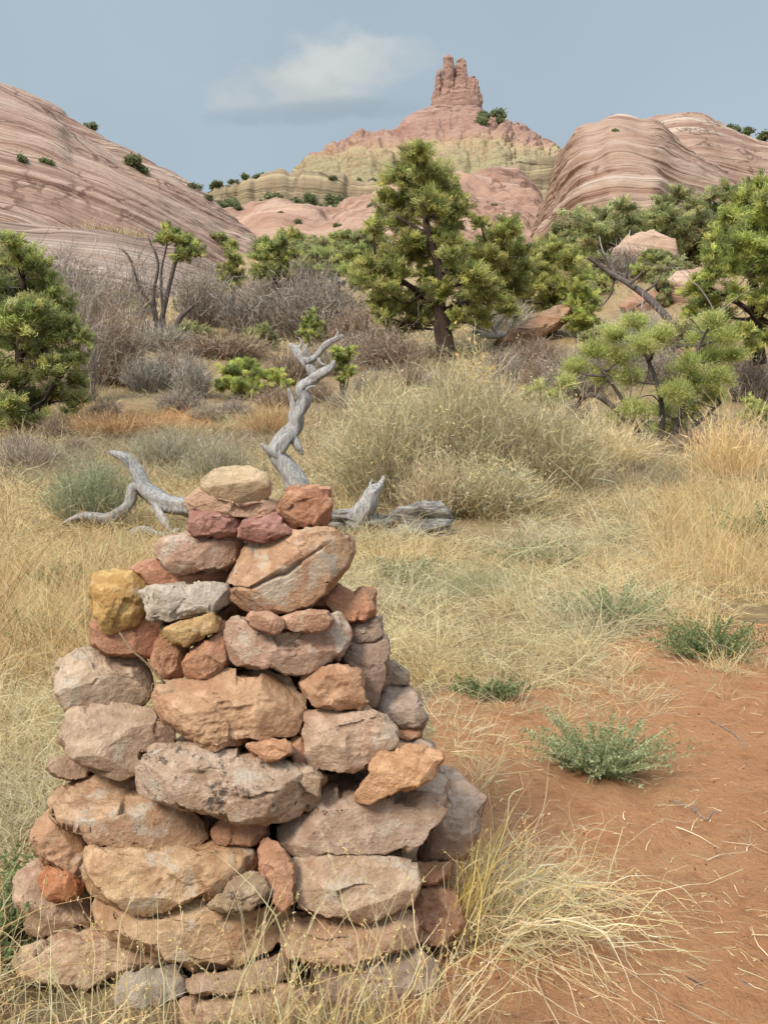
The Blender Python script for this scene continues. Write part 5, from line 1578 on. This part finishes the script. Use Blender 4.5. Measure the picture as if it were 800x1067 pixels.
def tufts(y0, y1, n, px0=-60, px1=860, keep=None):
    if (px0, px1) == (-60, 860):
        px0, px1, n = -330, 1180, int(n * 1.64)      # the field goes on beyond both edges of the photo
    """n tuft centres on the ground between two distances, even in the picture's width"""
    # more per metre close by, falling off with distance
    u = rng.uniform(0, 1, n * 3)
    y = np.exp(np.log(y0) + u * (np.log(y1) - np.log(y0)))
    px = rng.uniform(px0, px1, n * 3)
    x = (px - CX) / FPX * y
    ok = ~in_cairn(x, y)
    near = y < 16
    s = np.zeros(len(x), bool)
    s[near] = soilmask(x[near], y[near])
    ok &= ~s
    if keep is not None:
        ok &= keep(x, y)
    x, y = x[ok][:n], y[ok][:n]
    return x, y


def grass_field(name, label, x, y, per, hmin, hmax, w, pal_fn, lean=.5, curl=.05, droop=.35, segs=4, spread=.05, seed_share=0.0):
    B = Blades(segs)
    n = len(x)
    m = n * per
    rx = np.repeat(x, per) + rng.normal(0, spread, m) * (1 + np.repeat(y, per) * .03)
    ry = np.repeat(y, per) + rng.normal(0, spread, m) * (1 + np.repeat(y, per) * .03)
    rz = terrain(rx, ry) - .01
    hh = np.repeat(np.exp(rng.normal(-.08, .34, n)), per) * rng.uniform(hmin, hmax, m) * (1 + .25 * np.clip(vn2(rx, ry, .8, 55, 2), -1, 1))
    tl = np.repeat(rng.normal(0, .25, (n, 3)), per, 0)
    fx = (rx - np.repeat(x, per)) / (spread * (1 + np.repeat(y, per) * .03)); fy = (ry - np.repeat(y, per)) / (spread * (1 + np.repeat(y, per) * .03))
    d = rng.normal(0, lean * .55, (m, 3)) + tl
    d[:, 0] += fx * lean * .6; d[:, 1] += fy * lean * .6
    d[:, 2] = 1
    bend = rng.normal(0, .28, (m, 3)) + tl * .6; bend[:, 2] = -droop * rng.uniform(0, 1.6, m)
    ww = np.maximum(w * 1.35, .00062 * ry) * rng.uniform(.6, 1.3, m)
    col = pal_fn(rx, ry, m)
    tint = np.repeat(1 + rng.normal(0, .10, (n, 1)), per, 0)
    c = B.add(np.stack([rx, ry, rz], -1), d, hh, bend, ww, np.clip(col * tint, .01, .85), curl)
    o = B.build(name, M_GRASS, ground=True)
    tag(o, label, 'grass', kind='stuff')
    return c


def pal_mid(x, y, m):
    a = vn2(x, y, .55, 91, 3); b = vn2(x, y, 1.3, 95, 2)
    px, py = project(x, y, terrain(x, y))
    c = pick(STRAW + PALE[:2] + DARKG[:1], m, .2, .04) * 1.1
    g = pick(GOLD + STRAW[:2] + DARKG[:1], m, .2, .04) * 1.06; p = pick(PALE, m, .2, .04); s = pick([C(184, 178, 136, 1.5), C(170, 166, 124, 1.5), C(196, 188, 150, 1.5)], m, .16, .04)
    wg = (a > .22) | ((px > 690) & (b > -.3) & (y > 6)) | ((px < 230) & (y > 4.6) & (b > -.45))
    c = np.where(wg[:, None], g, c)
    c = np.where(((b > .30) & ~wg)[:, None], p, c)
    c = np.where(((a < -.38) & (b < .3) & (px > 380))[:, None], s, c)
    return c


def pal_far(x, y, m):
    a = vn2(x, y, .3, 191, 3)
    c = pick(STRAW + PALE[:2] + DARKG, m, .14, .04)
    o = pick([C(206, 162, 112, GK), C(196, 152, 106, GK), C(216, 176, 128, GK)], m, .12, .04)
    c = np.where(((a > .1) & (x < 1.5) & (y > 15) & (y < 24))[:, None], o, c)
    c = np.where((a < -.35)[:, None], pick(SAGE + BRN[:2], m), c)
    return c


# near: left of the cairn, tangled pale straw
x, y = tufts(1.9, 5.2, 1500, -420, 330, lambda x, y: (y > 2.75) | (x < -.98 - (y - 2.2) * .1))
grass_field('dry_grass', 'tangled pale straw grass left of the cairn', x, y, 22, .14, .34, .0021, pal_mid, lean=.65, curl=.07, droop=.55, segs=6)
# middle field
keep = lambda x, y: vn2(x, y, 1.1, 77, 3) > -.38
x, y = tufts(4.2, 12.5, 3300, -60, 860, keep)
grass_field('dry_grass', 'pale straw grass field behind and right of the cairn', x, y, 22, .12, .36, .0022, pal_mid, lean=.85, curl=.075, droop=.5, segs=5, spread=.045)
x, y = tufts(11, 21, 3800, -60, 860, lambda x, y: vn2(x, y, .5, 79, 3) > -.55)
grass_field('dry_grass', 'straw grass in front of the trees', x, y, 10, .14, .38, .004, pal_far, lean=.5, curl=.05, droop=.35, segs=3, spread=.09)
x, y = tufts(20, 60, 4200, -60, 860, lambda x, y: vn2(x, y, .22, 171, 3) > -.35)
grass_field('dry_grass', 'thin dry grass on the slopes under the trees', x, y, 8, .14, .4, .008, pal_far, lean=.5, curl=.05, droop=.3, segs=3, spread=.16)
# taller golden stems standing at the left and right edges
x, y = tufts(4.8, 8.0, 1050, -300, 190)
grass_field('tall_grass', 'tall golden brown grass standing left of the cairn', x, y, 7, .3, .55, .0028, lambda x, y, m: pick(GOLD + [C(188, 150, 100)], m), lean=.14, curl=.025, droop=.08, segs=4)
x, y = tufts(7.0, 12.0, 760, 690, 1100)
grass_field('tall_grass', 'tall golden grass at the right edge of the field', x, y, 9, .3, .6, .0035, lambda x, y, m: pick(GOLD, m), lean=.18, curl=.03, droop=.1, segs=4)
# loose tufts creeping out on the red soil
tx, ty = [], []
for px, py, k in ((520, 720, 5), (560, 705, 8), (600, 690, 10), (628, 705, 8), (648, 735, 4), (455, 745, 5), (475, 770, 6), (490, 740, 3), (540, 745, 3), (700, 676, 8), (670, 720, 5), (735, 700, 3), (792, 690, 3), (505, 800, 3), (470, 800, 4), (760, 730, 1), (590, 740, 3), (610, 730, 4)):
    g = G(px, py)
    tx += list(g[0] + rng.normal(0, .07, k)); ty += list(g[1] + rng.normal(0, .12, k))
grass_field('dry_grass', 'loose straw tufts creeping out over the red soil', np.array(tx), np.array(ty), 24, .10, .30, .002, lambda x, y, m: pick(STRAW + PALE, m), lean=.9, curl=.08, droop=.6, segs=5, spread=.03)


# ------------------------------------------------------------------ tufts with seed heads (things)
def seed_bits(c, share, per, L, col, Lv):
    n = len(c)
    i = rng.choice(n, int(n * share), False)
    if not len(i): return
    s = c.shape[1] - 1
    for k in range(per):
        t = rng.uniform(.55, 1.0, len(i)) * s
        a = np.floor(t).astype(int); a = np.minimum(a, s - 1); f = (t - a)[:, None]
        p = c[i, a] * (1 - f) + c[i, a + 1] * f
        ax = c[i, a + 1] - c[i, a]
        ax = ax / (np.linalg.norm(ax, axis=1, keepdims=True) + 1e-9) + rng.normal(0, .5, (len(i), 3))
        Lv.add(p + rng.normal(0, .0025, p.shape), ax, L * rng.uniform(.6, 1.3, len(i)), L * .42, pick(col, len(i), .1))


def grass_clump(label, root, n, hmin, hmax, dirn, spread, droop, pal=None, w=.0024, foot=.04, seeds=.3, curl=.04, segs=8, side=None):
    rt = np.array([root[0], root[1], tz(root[0], root[1])])
    e = empty('grass_clump', rt)
    tag(e, label, 'grass clump')
    B = Blades(segs)
    f = rt + np.stack([rng.normal(0, foot, n), rng.normal(0, foot, n), np.full(n, -.01)], -1)
    d = np.array(dirn)[None] + rng.normal(0, spread, (n, 3)); d[:, 2] = np.abs(d[:, 2])
    bend = rng.normal(0, .22, (n, 3)); bend[:, 2] = -droop * rng.uniform(.3, 1.6, n)
    if side is not None:
        bend += np.array(side)[None] * rng.uniform(.2, 1.2, (n, 1))
    h = rng.uniform(hmin, hmax, n) ** 1.0
    c = B.add(f, d, h, bend, w * rng.uniform(.5, 1.35, n), np.clip(pick(pal or (PALE + STRAW[:2]), n, .12) * 1.12, 0, .9), curl)
    B.build('blades', M_GRASS, e, ground=True)
    Lv = Leaves()
    seed_bits(c, seeds, 14, .0075, [C(228, 196, 134, GK), C(214, 180, 120, GK), C(236, 212, 160, GK)], Lv)
    if Lv.off:
        Lv.build('seed_heads', M_GRASS, e)['kind'] = 'stuff'
    return c


g0 = G(508, 968)
grass_clump('big sprawling straw clump on the red soil right of the cairn', g0, 400, .22, .60, (.56, -.05, .78), .50, .72, foot=.065, seeds=.3, side=(.30, 0, 0), w=.0036, curl=.085, segs=10)
grass_clump('flattened lower straw clump spreading right under the sprawling clump', G(545, 950), 280, .18, .46, (.5, -.1, .35), .55, .45, foot=.07, seeds=.3, w=.0034, curl=.10, segs=10)
grass_clump('stiff upright straw stems leaning right beside the sprawling clump', G(470, 985), 70, .3, .5, (.30, .05, 1), .12, .12, foot=.03, seeds=.2, pal=[C(218, 196, 126, GK), C(228, 206, 144, GK), C(204, 180, 114, GK)], w=.0042, curl=.015)
for px, py, n, h0, h1, d, lb in (
    (330, 1103, 80, .14, .42, (.1, 0, 1), 'seedy straw tuft growing at the front of the cairn right of its middle'),
    (405, 1098, 49, .14, .40, (.05, 0, 1), 'tuft with knobby seed stalks in front of the dull grey foot stone'),
    (440, 1093, 33, .10, .32, (.2, 0, 1), 'short yellowish tuft at the right front foot of the cairn'),
    (270, 1110, 26, .12, .36, (.0, 0, 1), 'straw tuft in front of the lowest centre foot stone'),
    (205, 1113, 24, .12, .42, (-.05, 0, 1), 'thin straw tuft with tall stalks left of the cairn front centre'),
    (130, 1116, 24, .12, .40, (.1, 0, 1), 'straw tuft in front of the blue grey block'),
    (70, 1116, 26, .12, .42, (-.1, 0, 1), 'pale arching straw tuft before the half hidden foot stone'),
    (10, 1106, 49, .14, .44, (0, 0, 1), 'bushy straw tuft in the lower left corner'),
    (755, 702, 90, .14, .34, (-.15, 0, 1), 'green based straw tuft under the weed near the right edge'),
    (650, 700, 70, .10, .26, (0, 0, 1), 'small straw tuft on the soil edge above the blue green weed'),
    (560, 790, 30, .08, .2, (-.2, 0, 1), 'thin pale tuft left of the blue green weed on the soil'),
):
    grass_clump(lb, G(px, py), n, h0, h1, d, .36 if py > 1000 else .5, .28, foot=.045 if py > 1000 else .04, seeds=.28, w=.0034, curl=.04, pal=STRAW + GOLD[:1] + [C(186, 178, 122, 1.3)])
for px, n, lb in ((455, 34, 'tall seedy stalks leaning over the right front stones of the cairn'), (380, 26, 'tall thin stalks before the reddish boulder at the cairn front'), (300, 24, 'tall pale stalks before the gap in the lowest course'), (235, 20, 'tall stalks before the wide pinkish orange boulder'), (150, 18, 'tall bent stalks before the long low pinkish slab'), (85, 18, 'tall arching stalks before the lower left stones')):
    grass_clump(lb, G(px, 1095), n, .28, .56, (rng.uniform(-.15, .3), 0, 1), .22, .16, foot=.05, seeds=.7, w=.0032, curl=.03, pal=STRAW + PALE)
# matted short straw along the cairn's foot
x = rng.uniform(-.95, .10, 60); y = 1.99 + rng.normal(0, .04, 60) - .06 * np.abs((x + .36))
grass_field('dry_grass', 'short matted straw along the foot of the cairn', x, y, 16, .05, .15, .0020, lambda x, y, m: pick(STRAW + PALE + [C(170, 164, 116, 1.3)], m), lean=.9, curl=.09, droop=.6, segs=5, spread=.03)
# straw between the soil and the cairn at the right foot
x = rng.uniform(.02, .22, 26); y = rng.uniform(2.15, 2.7, 26)
grass_field('dry_grass', 'sparse straw at the right foot of the cairn', x, y, 14, .06, .2, .0016, lambda x, y, m: pick(STRAW + PALE, m), lean=.9, curl=.08, droop=.5, segs=5, spread=.02)

# ------------------------------------------------------------------ litter and grit on the soil
n = 1900
px = rng.uniform(440, 1200, n); py = 640 + (1066 - 640) * rng.uniform(0, 1, n) ** 1.0
gs = np.array([G(a, b) for a, b in zip(px[:420], py[:420])])
k = rng.integers(0, 420, n)
x = gs[k, 0] + rng.normal(0, .12, n); y = gs[k, 1] + rng.normal(0, .15, n)
x += .08 * (y < 3)
B = Blades(5)
d = rng.normal(0, 1, (n, 3)); d[:, 2] = .06
bend = rng.normal(0, .35, (n, 3)); bend[:, 2] = -.05
B.add(np.stack([x, y, terrain(x, y) + .008], -1), d, rng.uniform(.02, .16, n) * rng.uniform(.3, 1, n), bend, rng.uniform(.0012, .0026, n), pick(STRAW + BRN + PALE, n), .05)
o = B.build('straw_litter', M_TWIG, ground=True)
tag(o, 'broken straw and twig bits scattered over the red soil', 'plant litter', kind='stuff')
V0, F0 = ico(2)
n = 1400
k = rng.integers(0, 420, n)
x = gs[k, 0] + rng.normal(0, .2, n); y = gs[k, 1] + rng.normal(0, .25, n)
r = np.exp(rng.normal(-6.0, .45, n))
ctr = np.stack([x, y, terrain(x, y) + r * .2], -1)
V = (V0[None] * r[:, None, None] * rng.uniform(.6, 1.2, (n, 1, 3)) * (1 + rng.normal(0, .12, (n, len(V0), 1)))) + ctr[:, None]
F = (F0[None] + (np.arange(n) * len(V0))[:, None, None]).reshape(-1, 3)
o = mk('gravel', V.reshape(-1, 3), [F], M_TWIG, col=np.repeat(pick([C(176, 116, 82), C(150, 98, 72), C(196, 150, 120)], n), len(V0), 0))
tag(o, 'small clods and grit lying on the red soil', 'gravel', kind='stuff')
# a few bare twigs one can pick out
for (pts, lb) in ((((700, 835), (722, 846), (735, 856), (742, 848), (757, 852)), 'small forked twig lying on the soil right of the sprawling clump'),
                  (((706, 1016), (730, 1030), (752, 1040), (778, 1044)), 'thin dark twig on the soil in the lower right corner'),
                  (((745, 985), (760, 1012), (785, 1035), (800, 1050)), 'pale bent straw stalk at the right bottom edge'),
                  (((740, 752), (768, 770), (775, 792), (780, 800)), 'pale twig on the soil near the right edge under the green weed')):
    q = [G(a, b) + np.array([0, 0, .006 + .004 * (i % 2)]) for i, (a, b) in enumerate(pts)]
    tb = Tubes()
    tb.add(q, np.linspace(.0028, .0012, len(q)), 6, 4, .2)
    if 'forked' in lb:
        tb.add([q[1], q[1] + [.03, .05, .01]], [.002, .001], 5, 3)
    o = tb.build('twig', M_GREYBARK if 'dark' in lb else M_DEADWOOD, origin=q[0])
    tag(o, lb, 'twig')
tw = [P(125, 659, 2.34), P(136, 676, 2.33), P(152, 690, 2.34), P(172, 712, 2.36)]
tb = Tubes(); tb.add(tw, [.0018, .0024, .003, .0028], 6, 4, .2)
tb.add([tw[3], P(160, 712, 2.36), P(158, 720, 2.36)], [.0022, .0018, .001], 5, 4)
tag(tb.build('twig', mat_bark('straw_twig', C(196, 168, 128, 1.3), C(224, 198, 158, 1.3)), origin=tw[0]), 'thin pale twig caught between the stones left of the cairn middle', 'twig')


# ------------------------------------------------------------------ leafy green weeds
def weed(label, px, py, wpx, hpx, n, pal, leaf=.016, seed=0):
    g = G(px, py)
    rt = np.array([g[0], g[1], tz(g[0], g[1])])
    e = empty('leafy_weed', rt)
    tag(e, label, 'weed')
    rx = wpx / 2 * g[1] / FPX; h = hpx * g[1] / FPX * 1.15
    a = rng.uniform(0, 2 * np.pi, n); rr = np.sqrt(rng.uniform(0, 1, n))
    foot = rt + np.stack([np.cos(a) * rr * rx * .7, np.sin(a) * rr * rx * .4, np.zeros(n)], -1)
    foot[:, 2] = terrain(foot[:, 0], foot[:, 1]) - .005
    d = np.stack([np.cos(a) * rr * .65, np.sin(a) * rr * .55, np.full(n, .9)], -1) + rng.normal(0, .22, (n, 3))
    L = h * rng.uniform(.6, 1.15, n)
    bend = np.stack([np.cos(a) * rr * .4, np.sin(a) * rr * .3, -rng.uniform(.05, .35, n)], -1)
    B = Blades(6)
    c = B.add(foot, d, L, bend, .003, pick(pal, n), .02)
    B.build('stems', M_TWIG, e)
    Lv = Leaves()
    for t in np.linspace(.8, 6, 15):
        k = int(min(5, t)); f = t - k
        p = c[:, k] * (1 - f) + c[:, k + 1] * f
        tg = c[:, k + 1] - c[:, k]; tg /= np.linalg.norm(tg, axis=1, keepdims=True) + 1e-9
        sd = np.cross(tg, rng.normal(0, 1, tg.shape)); sd /= np.linalg.norm(sd, axis=1, keepdims=True) + 1e-9
        for s in (-1, 1):
            ax = sd * s + tg * .6 + rng.normal(0, .25, tg.shape)
            ax /= np.linalg.norm(ax, axis=1, keepdims=True)
            Lv.add(p + ax * leaf * .5, ax, leaf * rng.uniform(.7, 1.3, n), leaf * .5, pick(pal, n, .12))
    Lv.build('foliage', M_LEAF, e)


BG = [C(150, 156, 110, 1.5), C(164, 168, 124, 1.5), C(132, 140, 98, 1.5), C(178, 180, 138, 1.5)]
DG = [C(124, 134, 88, 1.5), C(140, 148, 100, 1.5), C(108, 120, 78, 1.5)]
weed('blue green feathery weed on the red soil right of the cairn', 625, 806, 88, 60, 230, BG, .014)
weed('green feathery weed on the soil edge near the right side', 738, 684, 84, 40, 130, DG, .018)
weed('green weed half hidden in straw between the path and the field', 640, 648, 74, 42, 90, DG + BG, .018)
weed('tiny green sprouts along the upper soil edge', 505, 726, 64, 22, 50, DG, .018)
weed('dark green weed at the right edge of the field', 796, 568, 50, 42, 90, DG, .03)
weed('dark green weed in the straw left of the yellow block', 42, 676, 64, 40, 90, DG, .022)
weed('green weed patch at the far left low beside the cairn', 4, 985, 60, 90, 100, DG, .018)
weed('small dark green weed behind the left shoulder of the cairn', 72, 612, 60, 26, 60, DG, .024)
weed('greyish green weed in the field centre right of the log', 560, 590, 60, 34, 60, SAGE + BG, .024)
weed('low greyish green weed in the straw below the log', 420, 610, 50, 34, 50, SAGE + BG, .024)

# ================================================================== CAMERA, SKY, SUN
cam = bpy.data.cameras.new('camera')
cam.sensor_fit = 'VERTICAL'
cam.sensor_height = 36.0
cam.lens = 36.0 * FPX / 1067.0
cam.clip_start, cam.clip_end = 0.05, 12000
co = bpy.data.objects.new('camera', cam)
COL.objects.link(co)
co.location = EYE
co.rotation_euler = (math.pi / 2 - PITCH, 0, 0)
scene.camera = co

SUN_EL, SUN_AZ = R(46), R(-140)       # azimuth from +Y, clockwise seen from above: behind the camera, to the left
sdir = np.array([math.sin(SUN_AZ) * math.cos(SUN_EL), math.cos(SUN_AZ) * math.cos(SUN_EL), math.sin(SUN_EL)])
sl = bpy.data.lights.new('sun', 'SUN')
sl.energy = 1.4
sl.angle = R(16)
sl.color = (1.0, 0.93, 0.82)
so = bpy.data.objects.new('sun', sl)
COL.objects.link(so)
from mathutils import Vector
so.rotation_euler = Vector(sdir).to_track_quat('Z', 'Y').to_euler()

w = bpy.data.worlds.new('World')
scene.world = w
w.use_nodes = True
t = w.node_tree
bg = t.nodes['Background']
sky = t.nodes.new('ShaderNodeTexSky')
sky.sky_type = 'NISHITA'
sky.sun_disc = False
sky.sun_elevation = SUN_EL
sky.sun_rotation = SUN_AZ
sky.air_density = 1.0
sky.dust_density = 1.5


def W(typ, **kw):
    nd = t.nodes.new(typ)
    for k, v in kw.items():
        setattr(nd, k, v)
    return nd


SKY_S = 0.10
EXPO = 1.65
ZEN = 5.0
DIM = 2 ** -EXPO
GREYC = lin((170, 185, 195)) / SKY_S * DIM
tc = W('ShaderNodeTexCoord')
mx = W('ShaderNodeMix', data_type='RGBA')          # high thin overcast over the clear sky
mx.inputs[0].default_value = 0.94
t.links.new(sky.outputs[0], mx.inputs[6])
mx.inputs[7].default_value = (*GREYC, 1)
# broad soft mottling of the overcast
n0 = W('ShaderNodeTexNoise'); n0.inputs['Scale'].default_value = 2.2; n0.inputs['Detail'].default_value = 3
t.links.new(tc.outputs['Generated'], n0.inputs['Vector'])
mr0 = W('ShaderNodeMapRange'); mr0.inputs[1].default_value = .3; mr0.inputs[2].default_value = .7
mr0.inputs[3].default_value = .94; mr0.inputs[4].default_value = 1.06
t.links.new(n0.outputs[0], mr0.inputs[0])
# an overcast sky is about three times brighter overhead than low down
sx = W('ShaderNodeSeparateXYZ'); t.links.new(tc.outputs['Generated'], sx.inputs[0])
zen = W('ShaderNodeMapRange', interpolation_type='SMOOTHSTEP'); zen.inputs[1].default_value = .42; zen.inputs[2].default_value = 1.0
zen.inputs[3].default_value = 1.0; zen.inputs[4].default_value = ZEN
t.links.new(sx.outputs[2], zen.inputs[0])
mz = W('ShaderNodeMath', operation='MULTIPLY'); t.links.new(zen.outputs[0], mz.inputs[0]); t.links.new(mr0.outputs[0], mz.inputs[1])
vm = W('ShaderNodeVectorMath', operation='SCALE')
t.links.new(mx.outputs[2], vm.inputs[0]); t.links.new(mz.outputs[0], vm.inputs['Scale'])


def puff(px, py, rx, ry, tilt=0.0):
    """soft cloud mask round a direction of the sky"""
    d = ray(px, py); d = d / np.linalg.norm(d)
    u = np.cross(d, [0, 0, 1]); u /= np.linalg.norm(u); v = np.cross(u, d)
    u, v = u * math.cos(tilt) + v * math.sin(tilt), v * math.cos(tilt) - u * math.sin(tilt)
    out = []
    for ax, rr in ((u, rx), (v, ry)):
        dp = W('ShaderNodeVectorMath', operation='DOT_PRODUCT')
        dp.inputs[1].default_value = tuple(ax)
        t.links.new(tc.outputs['Generated'], dp.inputs[0])
        sb = W('ShaderNodeMath', operation='DIVIDE'); sb.inputs[1].default_value = rr
        t.links.new(dp.outputs['Value'], sb.inputs[0])
        sq = W('ShaderNodeMath', operation='POWER'); sq.inputs[1].default_value = 2
        ab = W('ShaderNodeMath', operation='ABSOLUTE'); t.links.new(sb.outputs[0], ab.inputs[0])
        t.links.new(ab.outputs[0], sq.inputs[0])
        out.append(sq.outputs[0])
    ad = W('ShaderNodeMath', operation='ADD'); t.links.new(out[0], ad.inputs[0]); t.links.new(out[1], ad.inputs[1])
    # only on the near side of the sphere
    dp = W('ShaderNodeVectorMath', operation='DOT_PRODUCT'); dp.inputs[1].default_value = tuple(d)
    t.links.new(tc.outputs['Generated'], dp.inputs[0])
    gt = W('ShaderNodeMath', operation='GREATER_THAN'); gt.inputs[1].default_value = 0.5
    t.links.new(dp.outputs['Value'], gt.inputs[0])
    inv = W('ShaderNodeMath', operation='SUBTRACT'); inv.inputs[0].default_value = 1
    t.links.new(ad.outputs[0], inv.inputs[1])
    nz = W('ShaderNodeTexNoise'); nz.inputs['Scale'].default_value = 22; nz.inputs['Detail'].default_value = 5
    mp = W('ShaderNodeMapping'); mp.inputs['Scale'].default_value = (1, 1, 1.6)
    t.links.new(tc.outputs['Generated'], mp.inputs[0]); t.links.new(mp.outputs[0], nz.inputs['Vector'])
    m2 = W('ShaderNodeMath', operation='MULTIPLY_ADD'); m2.inputs[1].default_value = 2.6; m2.inputs[2].default_value = -1.3
    t.links.new(nz.outputs[0], m2.inputs[0])
    a2 = W('ShaderNodeMath', operation='ADD'); t.links.new(inv.outputs[0], a2.inputs[0]); t.links.new(m2.outputs[0], a2.inputs[1])
    mr = W('ShaderNodeMapRange', interpolation_type='SMOOTHSTEP'); mr.inputs[1].default_value = -0.1; mr.inputs[2].default_value = 1.15
    t.links.new(a2.outputs[0], mr.inputs[0])
    ml = W('ShaderNodeMath', operation='MULTIPLY'); t.links.new(mr.outputs[0], ml.inputs[0]); t.links.new(gt.outputs[0], ml.inputs[1])
    return ml.outputs[0]


cur = vm.outputs[0]
for (a, col, k) in (((322, 88, .11, .030, .12), (197, 203, 204), .85), ((348, 60, .062, .032, .05), (209, 214, 214), .9), ((405, 66, .05, .022, .15), (194, 203, 206), .55), ((335, 116, .12, .013, .08), (152, 168, 180), .6)):
    m = puff(*a)
    kk = W('ShaderNodeMath', operation='MULTIPLY'); kk.inputs[1].default_value = k
    t.links.new(m, kk.inputs[0])
    mm = W('ShaderNodeMix', data_type='RGBA')
    t.links.new(kk.outputs[0], mm.inputs[0]); t.links.new(cur, mm.inputs[6])
    mm.inputs[7].default_value = (*(lin(col) / SKY_S * DIM), 1)
    cur = mm.outputs[2]
t.links.new(cur, bg.inputs[0])
bg.inputs[1].default_value = SKY_S

scene.view_settings.view_transform = 'Standard'
scene.view_settings.look = 'None'
scene.view_settings.exposure = EXPO
scene.view_settings.gamma = 1
scene.render.engine = 'CYCLES'
scene.cycles.max_bounces = 6
scene.cycles.diffuse_bounces = 4
scene.cycles.transmission_bounces = 3
scene.cycles.use_denoising = True
